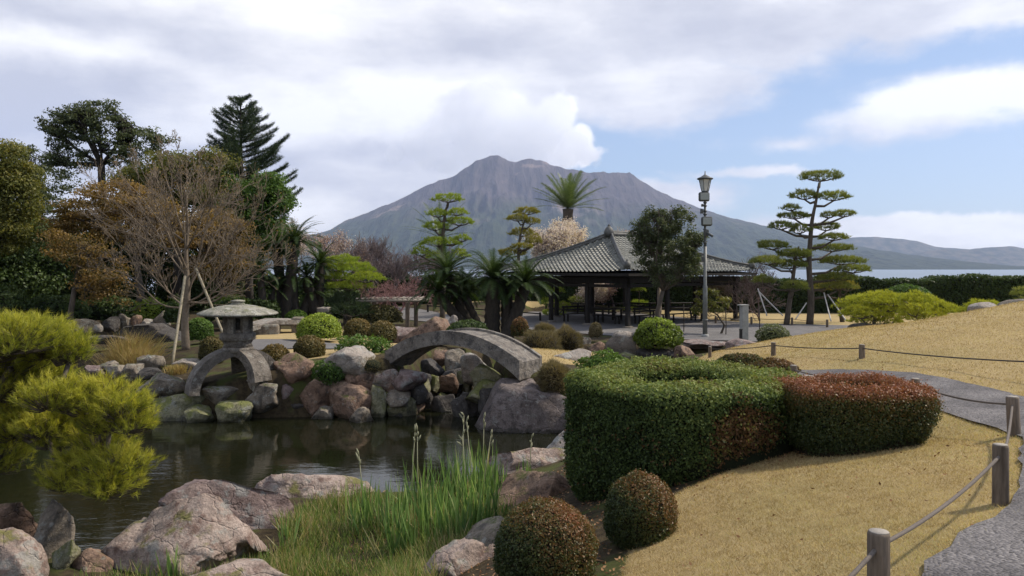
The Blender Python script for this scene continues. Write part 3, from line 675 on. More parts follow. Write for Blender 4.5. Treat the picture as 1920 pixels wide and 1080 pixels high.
# low table in the pavilion
T = Thing('table', 'low dark timber table in the middle of the pavilion', 'table', (PCEN[0]-1.2, PCEN[1]-1.2, .62))
mb = MB(); mb.box((PCEN[0]-1.2, PCEN[1]-1.2, 1.3), (1.8, .9, .06), aa, .01); T.part('tabletop', mb, 'timber_dark')
for sx in (-.75, .75):
    for sy in (-.32, .32):
        mb = MB(); mb.box((PCEN[0]-1.2+sx*math.cos(aa)-sy*math.sin(aa), PCEN[1]-1.2+sx*math.sin(aa)+sy*math.cos(aa), .94), (.09, .09, .66), aa); T.part('leg', mb, 'timber_dark')
def railfence(A, B, label, h=.75, z0=None, rails=(.35, .68), n=None, mat='timber_dark', pw=.1):
    A, B = np.array(A, float), np.array(B, float); L = np.linalg.norm(B-A); n = n or max(2, int(L/1.8)); ang = math.atan2(*(B-A)[::-1])
    za = h1(*A) if z0 is None else z0
    T = Thing('rail_fence', label, 'fence', (A[0], A[1], za))
    for k in range(n+1):
        c = A+(B-A)*k/n; z = h1(*c); mb = MB(); mb.box((c[0], c[1], z+h/2-.03), (pw, pw, h+.06), ang, .01); T.part('post', mb, mat)
    for r in rails:
        mb = MB(); mb.tube([(A[0], A[1], h1(*A)+r), (*((A+B)/2), h1(*((A+B)/2))+r), (B[0], B[1], h1(*B)+r)], .035, 6); T.part('rail', mb, mat)
railfence((2.2, 49.5), (14.5, 51), 'dark two rail fence across the lawn behind the pavilion')
railfence((-5.2, 47.5), (1.6, 43.6), 'dark low rail fence on the tan lawn between the cycads and the pavilion', .5, rails=(.42,), n=5)

# ---------------------------------------------------------------- arched stone bridge
def build_bridge():
    T = Thing('stone_bridge', 'arched grey stone footbridge over the pond channel', 'bridge', (-1.3, 19, 1.2))
    A = np.array([-3.24, 19.55]); B = np.array([.17, 17.6]); ax = (B-A)/np.linalg.norm(B-A); pr = np.array([-ax[1], ax[0]]); W = 1.12
    n = 36
    def top(s): return 1.43+.60*(1-abs(2*s-1)**2.0)
    def strip(v0, v1, zt, zb, mb, s0=0, s1=1):
        vs = []
        for i in range(n+1):
            s = s0+(s1-s0)*i/n; c = A+(B-A)*s
            for v, z in ((v0, zb(s)), (v0, zt(s)), (v1, zt(s)), (v1, zb(s))): p = c+pr*v; vs.append((p[0], p[1], z))
        fs = []
        for i in range(n):
            o = i*4
            for k in range(4): fs.append((o+k, o+(k+1) % 4, o+4+(k+1) % 4, o+4+k))
        fs += [(0, 3, 2, 1), (n*4, n*4+1, n*4+2, n*4+3)]; mb.add(vs, fs)
    mb = MB(); und = lambda s: top(s)-.28-.12*abs(2*s-1)**4
    strip(.012, W-.012, top, und, mb); T.part('deck', mb, 'stone_bridge')
    for v0, v1 in ((0, .11), (W-.11, W)):
        mb = MB(); strip(v0, v1, lambda s: top(s)+.055, lambda s: und(s)-.006, mb); T.part('kerb', mb, 'stone_bridge')
build_bridge()

# ---------------------------------------------------------------- stone lantern
def build_lantern():
    cx, Yc = X_(446, 18.9), 18.9; k = 18.9/F; z = lambda py: E-(py-HY)*k
    T = Thing('stone_lantern', 'snow viewing stone lantern with a wide round roof on arched legs', 'lantern', (cx, Yc, .9))
    def wob(th, zz): return .018*math.sin(6*th+.4)+.012*math.sin(11*th+zz*9)
    rim = z(589); topz = z(571)
    mb = MB(); pr = [(.0, rim+.015), (.30, rim+.0), (.62, rim-.01), (.90, rim-.02), (.945, rim+.005), (.93, rim+.035), (.80, rim+.095), (.62, rim+.155), (.42, rim+.205), (.22, rim+.235), (.16, rim+.24), (.02, rim+.245)]
    mb.lathe([(max(.01, r), zz) for r, zz in pr], (cx, Yc, 0), 48, True, wob); T.part('roof', mb, 'stone_roof')
    mb = MB(); zt = rim+.235; mb.lathe([(.16, zt), (.17, zt+.03), (.13, zt+.04), (.13, zt+.06), (.165, zt+.075), (.165, zt+.10), (.1, zt+.115), (.01, zt+.12)], (cx, Yc, 0), 20); T.part('finial', mb, 'stone_roof')
    # fire box: six posts, sills, openings
    zb = z(624); ht = rim-zb-.01
    mb = MB()
    for q in range(6):
        th = q*math.pi/3+.35; mb.box((cx+.29*math.cos(th), Yc+.29*math.sin(th), zb+ht/2), (.12, .15, ht), th, .01)
    mb.lathe([(.30, 0), (.31, .05), (.29, .09)], (cx, Yc, zb), 6, False); mb.lathe([(.29, ht-.08), (.31, ht-.04), (.30, ht)], (cx, Yc, zb), 6, False)
    fb = T.part('fire_box', mb, 'stone_cut')
    mb = MB(); mb.lathe([(.15, .02), (.15, ht-.02)], (cx, Yc, zb), 8, False); T.part('dark_drum', mb, 'rock_dark', fb)  # dark drum set inside so the openings look dark
    mb = MB(); zc = z(650); mb.lathe([(.36, zc), (.33, zc+.08), (.37, zb-.18), (.43, zb-.15), (.43, zb-.01), (.36, zb+.01)], (cx, Yc, 0), 12, True); T.part('platform', mb, 'stone_cut')
    mb = MB(); mb.lathe([(.30, zc-.16), (.38, zc-.1), (.38, zc-.02), (.34, zc+.012)], (cx, Yc, 0), 12, True); T.part('base_block', mb, 'stone_cut')
    def leg(dx, dy, foot, drop):
        mb = MB(); n = 14; vs = []; d = np.array([dx, dy]); L = np.linalg.norm(d); d = d/L; pr_ = np.array([-d[1], d[0]]); zt = zc-.02
        for i in range(n+1):
            t = i/n; a = t*math.pi/2*.96
            u = .06+L*math.sin(a); w = zt-drop*(1-math.cos(a))
            nu, nw = math.sin(a)*drop, math.cos(a)*L; nn = math.hypot(nu, nw); nu, nw = nu/nn, nw/nn; th = .19+.05*t
            hw = (.27 if dx < -.5 else .22)+.05*t
            for s_, o_ in ((-1, 0), (1, 0), (1, -th), (-1, -th)):
                p = np.array([cx, Yc])+d*(u+nu*o_)+pr_*hw*s_; vs.append((p[0], p[1], w+nw*o_))
        fs = []
        for i in range(n):
            o = i*4
            for k_ in range(4): fs.append((o+k_, o+4+k_, o+4+(k_+1) % 4, o+(k_+1) % 4))
        fs += [(0, 1, 2, 3), (n*4, n*4+3, n*4+2, n*4+1)]; mb.add(vs, fs); T.part('leg', mb, 'stone_cut')
    leg(-.95, -.60, 0, zc-.55); leg(.72, -.40, 0, zc-.85); leg(-.2, .95, 0, zc-.75); leg(.75, .6, 0, zc-.8)
build_lantern()
# slab bridge in the background
T = Thing('slab_bridge', 'flat slab stone footbridge behind the bright green round bush', 'bridge', (X_(515, 30), 30, 1.0))
k = 30/F
mb = MB(); c0 = P(463, 616, 29.6); c1 = P(523, 600, 30.4); c2 = P(566, 600, 31)
def slab(mb, p, q, w, th):
    d = (q-p)[:2]; d = d/np.linalg.norm(d); n = np.array([-d[1], d[0]])*w
    vs = [(p[0], p[1], p[2]), (q[0], q[1], q[2]), (q[0]+n[0], q[1]+n[1], q[2]), (p[0]+n[0], p[1]+n[1], p[2])]
    mb.add(vs+[(a, b, c-th) for a, b, c in vs], [(0, 1, 2, 3), (7, 6, 5, 4), (0, 4, 5, 1), (1, 5, 6, 2), (2, 6, 7, 3), (3, 7, 4, 0)])
slab(mb, c0, c1, 1.4, .16); T.part('ramp_slab', mb, 'rock_pale')
mb = MB(); slab(mb, c1+np.array([.01, 0, .003]), c2, 1.4, .18); T.part('deck_slab', mb, 'rock_pale')
mb = MB(); mb.box((P(495, 620, 30.4)[0], 30.4, 1.15), (1.2, .9, .5), .2, .08); mb.box((P(556, 620, 31.2)[0], 31.4, 1.2), (.45, .9, .8), .2, .05); T.part('support_block', mb, 'rock_grey')

# ---------------------------------------------------------------- rocks
_ico = {}
def ico(res):
    if res not in _ico:
        bm = bmesh.new(); bmesh.ops.create_icosphere(bm, subdivisions=res, radius=1); bm.verts.index_update()
        _ico[res] = (np.array([v.co[:] for v in bm.verts]), np.array([[v.index for v in f.verts] for f in bm.faces])); bm.free()
    return _ico[res]
def rock_verts(seed, res=4, facets=9, rough=.07, top=None, lo=.36, hi=.80, block=0):
    rng = np.random.default_rng(seed); v, f = ico(res); v = v.copy()
    if block:
        a = rng.uniform(0, 1.2); c, s = math.cos(a), math.sin(a); v = np.column_stack([v[:, 0]*c-v[:, 1]*s, v[:, 0]*s+v[:, 1]*c, v[:, 2]])
        v = np.sign(v)*np.abs(v)**block; v = np.column_stack([v[:, 0]*c+v[:, 1]*s, -v[:, 0]*s+v[:, 1]*c, v[:, 2]]); lo, hi = .56, .98; v += lump(v, 1.6, seed*.7 % 40, .14)[:, None]*unit(v)
    for _ in range(facets):
        n = rng.normal(size=3); n /= np.linalg.norm(n); off = rng.uniform(lo, hi); d = v@n-off; v -= np.outer(np.maximum(d, 0)*.97, n)
    s = seed*1.37 % 50
    v += (lump(v, 2.2, s, .06))[:, None]*unit(v)
    dn = np.array([mnoise.fractal(Vector((p*1.9+s).tolist()), .9, 2.1, 6) for p in v]); v += unit(v)*(dn*rough)[:, None]
    if res >= 5:
        dn = np.array([mnoise.ridged_multi_fractal(Vector((p*np.array([3, 3, 7.])+s).tolist()), .8, 2.2, 4, 1, 2) for p in v]); v += unit(v)*((dn-1.2)*.018)[:, None]
    lo_, hi_ = v.min(0), v.max(0); v = (v-(lo_+hi_)/2)/((hi_-lo_)/2)
    if top is not None:
        tx = np.array([t[0] for t in top]); tz = np.array([t[1] for t in top]); bins = np.linspace(-1, 1, 25)
        mxz = np.array([v[np.abs(v[:, 0]-b) < .1, 2].max() for b in bins]); cur = np.interp(v[:, 0], bins, mxz); want = np.interp(v[:, 0], tx, tz)
        up = (v[:, 2]+1)/(cur+1+1e-6); v[:, 2] = -1+up*(want+1)
    return v, f
ROCKS = []
def rock(x0, y0, x1, y1, label, mat='rock_grey', Y=None, dep=.8, seed=None, res=4, top=None, facets=9, sink=.3, rough=.07, name='rock', cat='rock', group=None, rz=None, block=0):
    seed = seed if seed is not None else int(x0*7+y0*3+x1)
    if Y is None:
        Yf = E*F/(y1-HY); w = (x1-x0)/F*Yf; Y = Yf+w*dep/2*.7
    w = (x1-x0)/F*Y; h = (y1-y0)/F*Y; d = max(w*dep, h*.7); full = h*(1+sink)
    if top is not None:       # top given as photo pixels -> unit
        zc_t = lambda py: 1-2*(py-y0)/F*Y/full
        top = [(2*(a-x0)/(x1-x0)-1, zc_t(b)) for a, b in top]
    v, f = rock_verts(seed, res, facets, rough, top, block=block)
    r = math.radians((seed*37 % 60)-30)*.6 if rz is None else rz
    v = v*np.array([w/2, d/2, full/2])
    if r and top is None:
        c, s = math.cos(r), math.sin(r); v = np.column_stack([v[:, 0]*c-v[:, 1]*s, v[:, 0]*s+v[:, 1]*c, v[:, 2]])
        v[:, 0] *= (w/2)/np.abs(v[:, 0]).max()
    cz = E-(y0-HY)/F*Y-full/2; cx = X_((x0+x1)/2, Y)
    me = npmesh(name, v, f.ravel(), 3, None, True)
    o = link(name, me, mat, None, (cx, Y, cz)); tag(o, label, cat, group); return o
P_, PU, GR, MO, DK, BR, PL = 'rock_pink', 'rock_purple', 'rock_grey', 'rock_moss', 'rock_dark', 'rock_brown', 'rock_pale'
# near shore
rock(160, 918, 490, 1078, 'big pinkish boulder with a flat sloping face on the near pond shore', P_, 8.7, .7, 11, 5, [(168, 1045), (215, 1000), (250, 972), (330, 934), (392, 920), (415, 925), (440, 962), (470, 985), (486, 1030)], 8, .25)
rock(286, 889, 578, 1010, 'long purple grey boulder behind the big pinkish boulder', PU, 10.4, .5, 23, 5, [(286, 940), (300, 925), (350, 900), (380, 890), (430, 893), (480, 910), (540, 925), (560, 945), (578, 990)], 9, .2)
rock(474, 877, 712, 958, 'low flat topped boulder on the shore left of the iris clumps', P_, 11.8, .5, 37, 5, [(474, 905), (500, 880), (560, 879), (650, 890), (690, 900), (712, 925)], 10, .3)
rock(-70, 985, 92, 1150, 'large brown pink boulder cut off by the lower left corner', 'rock_pink', 7.6, .8, 43, 5, None, 8, .1)
rock(-60, 934, 74, 1010, 'orange brown boulder above the corner boulder at the left edge', BR, 8.9, .8, 47, 5, None, 8, .2)
rock(64, 940, 124, 1080, 'tall narrow mossy stone beside the corner boulder', GR, 8.6, 1.2, 1153, 5, None, 11, .3, block=.62)
rock(96, 1012, 146, 1066, 'small pale green stone at the foot of the big pinkish boulder', MO, 8.3, .9, 59, 4)
rock(130, 1030, 215, 1078, 'low brown stone under the left end of the big pinkish boulder', BR, 8.3, .9, 61, 4)
rock(335, 1058, 600, 1120, 'flat pinkish slab rock at the bottom edge of the grass bank', P_, 7.6, .5, 67, 5, None, 10, .1)
rock(792, 1008, 948, 1082, 'pinkish flat rock left of the nearest red topped bush', P_, 6.9, .7, 71, 5, [(792, 1062), (820, 1030), (850, 1015), (900, 1014), (948, 1022)], 8, .3)
rock(850, 975, 1000, 1035, 'grey low rock above the pinkish flat rock by the bush', GR, 7.9, .7, 73, 4)
rock(912, 884, 1112, 992, 'brown earthy rock ledge under the ring hedge', BR, 9.7, .9, 79, 5)
rock(898, 830, 1112, 900, 'flat pale pink rock at the water left of the ring hedge', 'rock_pink', 13.0, .55, 83, 5, [(898, 872), (930, 846), (985, 834), (1030, 832), (1070, 842), (1112, 848)], 9, .4)
rock(1020, 790, 1120, 872, 'sloping grey rock between the water and the ring hedge', PL, 14.6, .7, 89, 4, [(1020, 848), (1050, 818), (1075, 800), (1120, 790)])
rock(884, 709, 1125, 820, 'large dark angular boulder carrying the right end of the bridge', 'rock_slate', 17.6, .6, 197, 5, [(884, 800), (905, 765), (925, 722), (940, 711), (1000, 711), (1050, 728), (1085, 738), (1125, 745)], 10, .3)
# far shore wall
W_ = [(288, 735, 384, 784, 'yellow green mossy boulder at the waterline left of the lantern', MO), (352, 760, 399, 790, 'small mossy stone at the water below the mossy boulder', MO),
      (414, 751, 472, 789, 'wide mossy block at the waterline under the lantern', MO), (468, 755, 508, 780, 'small pale mossy block right of the wide mossy block', MO),
      (366, 720, 462, 757, 'flat grey boulder between the arched legs of the lantern', GR, 18.9), (458, 718, 519, 754, 'rounded grey boulder under the right lantern leg', GR, 18.6),
      (517, 718, 556, 745, 'small purple topped stone right of the lantern stones', PU, 18.9), (453, 701, 516, 731, 'square grey stone the right lantern leg stands on', GR, 19.0),
      (260, 699, 352, 742, 'big smooth grey boulder left of the lantern foot', GR, 19.0), (519, 664, 605, 714, 'brown layered rock above the wall under the red ball bush', BR, 19.2),
      (586, 644, 722, 704, 'large light grey domed boulder on top of the pond wall', PL, 19.6), (650, 692, 704, 730, 'reddish square block under the domed boulder', BR, 19.0),
      (568, 706, 632, 758, 'dark brown upright block in the pond wall', BR, 18.9), (622, 714, 698, 772, 'largest dark brown block in the middle of the pond wall', BR, 18.7),
      (698, 692, 746, 723, 'pinkish flat block left under the bridge end', P_, 19.1), (736, 696, 796, 720, 'thin flat slab stone under the left bridge end', PU, 19.0),
      (694, 720, 724, 777, 'narrow upright pale stone at the waterline', MO), (722, 732, 766, 752, 'flat green grey stone right of the narrow upright stone', GR, 18.8),
      (732, 744, 778, 777, 'mossy yellow stone low at the water right of the upright stone', MO), (764, 720, 804, 748, 'dark rounded stone in the shade under the bridge', DK, 19.2),
      (655, 763, 697, 790, 'round grey stone at the waterline below the largest brown block', GR), (588, 762, 624, 784, 'low grey stone at the waterline below the upright brown block', GR),
      (540, 744, 590, 772, 'dark mossy stone in the gap of the pond wall', DK, 18.9), (500, 700, 560, 724, 'brown earthy stone below the red ball bush', BR, 19.3),
      (550, 724, 580, 768, 'narrow dark stone wedged between blocks of the wall', DK, 18.9),
      (600, 690, 660, 722, 'mossy brown stone under the small shrub on the wall', BR, 19.2), (700, 740, 735, 770, 'dark stone in the shade behind the narrow upright stone', DK, 19.1)]
def wide(q, a=.10, b=.07): w = (q[2]-q[0])*a; h = (q[3]-q[1])*b; return q[0]-w, q[1]-h*.3, q[2]+w, q[3]+h
TOPS = {586: [(575, 700), (600, 684), (630, 660), (660, 645), (690, 652), (712, 672), (735, 700)]}
for q in W_: rock(*wide(q), q[4], q[5], Y=q[6] if len(q) > 6 else None, rz=0, facets=15, rough=.10, dep=.9, sink=.4, block=.52, top=TOPS.get(q[0]))
rg = random.Random(3); u0 = 284; n_ = 0
while u0 < 900:
    w = rg.uniform(22, 46)
    for row in range(3):
        Yr = 18.75+.16*row+rg.uniform(0, .25); zt_ = [.22, .62, 1.0][row]+rg.uniform(-.08, .1)
        if u0 < 420: zt_ *= .75
        yt = HY+(E-zt_)*F/Yr
        if u0 > 745: Yr += min(3.0, (u0-745)/45)
        if u0 > 850: continue
        rock(u0+row*9, yt, u0+row*9+w, yt+rg.uniform(24, 36), 'dark gap filling stone between the larger blocks of the pond wall', rg.choice([DK, BR, BR, MO, DK]), Y=Yr, dep=1.0, seed=900+n_, res=4, facets=14, block=.52, group='dark gap stones of the pond wall', sink=.5); n_ += 1
    u0 += w*.8
U_ = [(802, 655, 850, 678, 'orange rock seen under the crown of the bridge', BR, 24), (838, 655, 876, 692, 'rounded brown rock deep under the bridge', GR, 23), (868, 662, 910, 706, 'pale speckled upright rock behind the bridge opening', PL, 21),
      (884, 682, 940, 730, 'yellow green rock under the right half of the bridge', MO, 19.0), (876, 712, 934, 748, 'dark green rock against the large dark angular boulder', MO, 18.6),
      (806, 716, 862, 742, 'flat dark stone lying deep under the bridge', DK, 21), (812, 740, 850, 776, 'dark round stone at the water under the bridge', DK, 19.4),
      (776, 672, 830, 706, 'dark rock in the left shade of the bridge opening', DK, 23.0), (830, 690, 880, 722, 'dark blocky rock in the back of the bridge opening', DK, 22.4), (850, 735, 900, 780, 'dark rock between round stone and angular boulder', DK, 18.9),
      (740, 700, 812, 760, 'dark rock wall piece below the left bridge end', DK, 20.0), (900, 728, 935, 770, 'dark wedge rock touching the angular boulder', DK, 18.3)]
for q in U_: rock(*wide(q, .12, .12), q[4], q[5], Y=q[6], facets=15, rough=.10, block=.55)
L_ = [(158, 684, 196, 702, 'small flat stone at the left end of the island shore', PU, 20.5), (188, 676, 226, 694, 'pale flat stone near the dry grass on the island shore', GR, 21), (196, 684, 238, 704, 'grey flat stone below the dry grass tuft', GR, 20.3),
      (228, 682, 268, 706, 'grey stone in front of the dry grass on the shore', GR, 20.0), (256, 664, 312, 690, 'mossy flat topped boulder left of the bamboo prop', GR, 21), (262, 690, 300, 706, 'low dark stone left of the smooth boulder', DK, 19.8),
      (324, 672, 376, 688, 'long cut curb stone beside the bamboo prop', PL, 21), (226, 606, 338, 636, 'wide dark slab rock behind the dry grass', DK, 29), (138, 597, 190, 617, 'grey brown flat boulder at the back of the left water', GR, 31),
      (188, 594, 224, 616, 'dark square boulder in the row at the back left', DK, 31), (222, 588, 252, 613, 'upright grey boulder in the row at the back left', GR, 31.5), (246, 590, 266, 612, 'narrow brown boulder in the row at the back left', BR, 31.5),
      (264, 598, 290, 610, 'small pale stone in the row at the back left', PL, 31.5), (290, 582, 320, 608, 'stacked grey boulder left of the bare tree trunk', GR, 31.5), (176, 608, 192, 619, 'little round pale stone before the dark square boulder', PL, 30),
      (160, 628, 240, 642, 'low dark stone edge of the left channel', DK, 26.5), (596, 575, 620, 592, 'pale pointed stone behind the bright green round bush', PL, 36),
      (300, 742, 330, 760, 'small grey stone between the smooth boulder and mossy boulder', GR, 18.6)]
for q in L_: rock(*wide(q, .06, .04), q[4], q[5], Y=q[6], facets=15, rough=.10, block=.55)
rock(750, 590, 852, 640, 'dark peaked boulder behind the left half of the bridge', 'rock_brown', 27, .9, 101, 4, [(750, 638), (772, 620), (800, 602), (818, 591), (836, 598), (852, 630)], 9, .3)
rock(720, 612, 790, 638, 'smooth low dark boulder left of the peaked boulder', PU, 27.5, .8, 103)
rock(834, 590, 860, 608, 'small pale stone behind the peaked boulder', PL, 30, .8, 105)
M_ = [(1134, 619, 1194, 664, 'large rounded pale pink boulder left of the round green bush', 'rock_pale', 29.5), (1158, 660, 1200, 676, 'mossy flat stone below the large rounded boulder', MO, 28.5), (1106, 658, 1138, 676, 'dark grey round stone in the stream left of the rounded boulder', GR, 28.5),
      (1010, 654, 1110, 698, 'pale flat rock ledge right of the bridge landing', PL, 20.8), (1270, 638, 1372, 650, 'long flat stone edging of the plaza by the lamp post', PU, 31.0), (1356, 636, 1440, 660, 'rough purple grey rock below the small grey shrub', PU, 26.5),
      (1262, 646, 1306, 674, 'dark red brown rock at the right end of the stream', BR, 27.5), (1080, 630, 1110, 650, 'grey stone on the far stream bank behind the heath shrub', GR, 31.5), (1100, 640, 1134, 658, 'brown flat stone left of the large rounded boulder', BR, 30.8),
      (1190, 650, 1262, 676, 'dark rock bank in the shade under the round green bush', DK, 29.0), (1050, 636, 1086, 652, 'low grey stone on the far stream bank', GR, 31.8),
      (1544, 682, 1658, 716, 'grey rough rock beside the gravel path bend', PU, 14.2), (1590, 606, 1646, 620, 'dark flat rock under the left bright pine', DK, 30), (1636, 607, 1700, 622, 'pale long flat rock under the right bright pine', GR, 30.5),
      (1806, 566, 1900, 606, 'grey flat outcrop slab on the crest of the grass mound', PL, 21.5), (1870, 560, 1990, 600, 'brown grey outcrop slab at the right edge of the mound', GR, 20.5), (1776, 588, 1830, 604, 'low outcrop stone at the left end of the mound slabs', GR, 22),
      (1455, 703, 1500, 722, 'pale cobble beside the post behind the ring hedge', PL, 12.6), (1498, 704, 1560, 724, 'pale flat cobble behind the red topped hedge', PL, 12.8), (1405, 696, 1456, 716, 'pale edging stone behind the ring hedge', PL, 13.2)]
for q in M_: rock(*q[:4], q[4], q[5], Y=q[6], facets=11, rough=.075, block=.68)

# ---------------------------------------------------------------- rope fence
def post(px, Y, h, label, group='short round wooden rope fence posts', r=.05, lean=0, xy=None):
    x, y = (X_(px, Y), Y) if xy is None else xy; z = h1(x, y)
    if h > 5: h = E-(h-HY)/F*Y-z
    T = Thing('fence_post', label, 'post', (x, y, z), group); mb = MB(); tl = lean
    pr = [(r*.98, -.12), (r*1.03, 0), (r, h*.5), (r*.99, h-.012), (r*.93, h)]
    rn = random.Random(int(px))
    ph = rn.uniform(0, 6)
    mb.lathe(pr, (0, 0, 0), 18, True, lambda th, zz: .03*math.sin(3*th+ph)+.015*math.sin(7*th+ph))
    mb.v = [(x+a+tl*c, y+b, z+c) for a, b, c in mb.v]; T.part('shaft', mb, 'post_wood')
    mb = MB(); mb.lathe([(r*.9, h+.0005), (r*.86, h+.004), (.004, h+.005)], (x+tl*h, y, z), 16, True); T.part('cut_top', mb, 'cut_wood')
    return (x+tl*h, y, z+h-.07)
nearp = [post(1648, 3.75, 997, 'nearest round wooden rope post at the bottom edge of the lawn', r=.052, lean=.0),
         post(1876, 5.2, 834, 'wooden rope post with a dark knot by the gravel edge', r=.05), post(1902, 7.3, 744, 'taller wooden rope post where the lawn meets the path', r=.056, lean=-.05),
         post(1716, 9.0, 710, 'wooden rope post peeping over the red topped hedge'), post(1488, 12, 685, 'wooden rope post behind the ring hedge beside pale cobbles', r=.055)]
farp = [post(2080, 9.6, .40, 'wooden rope post beyond the right edge of the path', xy=(7.3, 9.6)), post(1616, 14.4, 646, 'wooden rope post at the foot of the mound in the middle of the rope', r=.055), post(1450, 18, 642, 'weathered rope post below the small grey shrub', r=.055)]
farp2 = [farp[2], post(1331, 23, .32, 'wooden post at the end of the rope by the stream', r=.05)]
def rope(pts, label, sag, r, mat, first=None):
    mb = MB(); q = []
    for a, b, s in zip(pts[:-1], pts[1:], sag):
        a, b = np.array(a), np.array(b)
        for k in range(14):
            t = k/14; p = a+(b-a)*t; q.append((p[0], p[1]-0, p[2]-s*4*t*(1-t)))
    q.append(pts[-1]); mb.tube(q, r, 7)
    return one('rope', mb, mat, label, 'rope', loc=pts[0])
rope([(.5, 2.6, 1.98)]+nearp, 'brown rope strung along the near posts beside the lawn', [.04, .05, .12, .05, .06], .011, 'rope_fibre')
rope(farp+farp2[1:], 'thin dark rope strung along the posts at the foot of the mound', [.05, .03, .04], .011, 'rope_dark')
# knot plugs / rope fence at the far plaza edge
fp = []
for k, (px, py, lb) in enumerate([(1409, 597, 'low post of the far rope line behind the grey pillar'), (1485, 600, 'low post of the far rope line between the tall pines'), (1551, 605, 'low post of the far rope line left of the bright pines'),
                      (1342, 600, 'low post of the far rope line right of the lamp post')]):
    fp.append(post(px, [40.8, 40.2, 38.6, 41.5][k], .42, lb, r=.06))
post(1555, 27.5, .3, 'small dark post standing on the near plaza edge', r=.06)
rope([fp[3], fp[0], fp[1], fp[2]], 'thin rope along the far edge of the plaza', [.05, .05, .05], .012, 'rope_dark')

# ---------------------------------------------------------------- lamp post
def build_lamp():
    Y = 33.4; x = X_(1322, Y); k = Y/F; z = lambda py: E-(py-HY)*k; gz = h1(x, Y)
    T = Thing('lamp_post', 'tall grey garden lamp post with a lantern head and two box speakers', 'lamp post', (x, Y, gz))
    mb = MB(); mb.lathe([(.16, gz-.1), (.16, gz+.12), (.13, gz+.14)], (x, Y, 0), 14); T.part('base', mb, 'concrete')
    mb = MB(); mb.lathe([(.105, gz+.1), (.10, z(537)), (.075, z(535)), (.068, z(462))], (x, Y, 0), 14); mb.lathe([(.125, z(600)-.03), (.125, z(600)+.03)], (x, Y, 0), 14); T.part('pole', mb, 'pole_metal')
    mb = MB(); mb.lathe([(.07, z(462)), (.05, z(455)), (.05, z(362))], (x, Y, 0), 10)
    for py in (455, 430, 402, 396, 386, 380, 362): mb.lathe([(.05, z(py)-.04), (.085, z(py)-.02), (.085, z(py)+.02), (.05, z(py)+.04)], (x, Y, 0), 10)
    T.part('upper_pole', mb, 'lamp_metal')
    zb, zt = z(359), z(336)
    mb = MB(); mb.lathe([(.05, z(362)), (.15, zb-.02), (.15, zb+.02)], (x, Y, 0), 6, False); 
    for q in range(6):
        th = q*math.pi/3; mb.tube([(x+.15*math.cos(th), Y+.15*math.sin(th), zb), (x+.27*math.cos(th), Y+.27*math.sin(th), zt)], .014, 5)
    head = T.part('lamp_frame', mb, 'lamp_metal')
    mb = MB(); mb.lathe([(.14, zb+.015), (.255, zt-.005)], (x, Y, 0), 6, False); T.part('glass', mb, 'frosted_glass', head)
    mb = MB(); mb.lathe([(.30, zt-.02), (.36, zt+.01), (.34, zt+.04), (.2, zt+.10), (.1, zt+.16), (.03, zt+.2), (.02, zt+.34), (.005, zt+.36)], (x, Y, 0), 12); T.part('cap', mb, 'lamp_metal')
    for px, py, w in ((1320, 369, 20), (1325, 415, 20)):
        c = P(px, py, Y-.16); w_ = w*k; mb = MB(); mb.box(c, (w_, .22, w_*.88), 0, .07); s = T.part('speaker', mb, 'lamp_metal')
        mb = MB(); mb.box((c[0], c[1]-.115, c[2]), (w_*.78, .03, w_*.62), 0, .012); T.part('grille', mb, 'speaker_grille', s)
    mb = MB(); c = P(1324, 437, Y-.1); mb.box(c, (.2, .2, .3), 0, .03); cm = T.part('camera_mount', mb, 'lamp_metal')
    mb = MB(); a = P(1326, 437, Y-.2); b = P(1336, 443, Y-.45); mb.tube([a, b], .055, 8); T.part('camera', mb, 'lamp_metal', cm)
    mb = MB(); mb.box(P(1316, 396, Y-.08), (.14, .12, .2), 0, .02); mb.box(P(1317, 385, Y-.08), (.1, .1, .12), 0, .02); mb.box(P(1318, 486, Y-.08), (.12, .1, .22), 0, .02); T.part('junction_box', mb, 'lamp_metal')
build_lamp()
T = Thing('pillar', 'square pale grey pillar with a flat cap standing on the plaza', 'pillar', (X_(1395, 31.5), 31.5, .6))
x = X_(1395, 31.5); mb = MB(); mb.box((x, 31.5, .6+.72), (.27, .27, 1.5), .2, .015); T.part('shaft', mb, 'concrete')
mb = MB(); mb.box((x-.03, 31.5, .6+1.49), (.37, .32, .05), .2, .006); T.part('cap', mb, 'concrete')
for i, (px, Y, y0, lb) in enumerate([(1424, 33.5, 572, 'thin dark stake standing on the plaza behind the small grey shrub'), (1361, 34.5, 576, 'thin dark stake right of the lamp post'), (1282, 36.0, 570, 'thin stake between pavilion and lamp post')]):
    x = X_(px, Y); mb = MB(); mb.tube([(x, Y, .55), (x+.01, Y, 1.1), (x-.01, Y, E-(y0-HY)/F*Y)], .022, 6); one('stake', mb, 'bark_dark', lb, 'stake', 'thin garden stakes', loc=(x, Y, .6))
T = Thing('marker_box', 'small black upright box beside the pale pillar', 'box', (X_(1389, 30.8), 30.8, .6))
x = X_(1389, 30.8); mb = MB(); mb.box((x, 30.8, .86), (.1, .1, .56), .1, .01); T.part('body', mb, 'black_box'); mb = MB(); mb.box((x, 30.8, 1.15), (.12, .12, .025), .1); T.part('lid', mb, 'black_box')

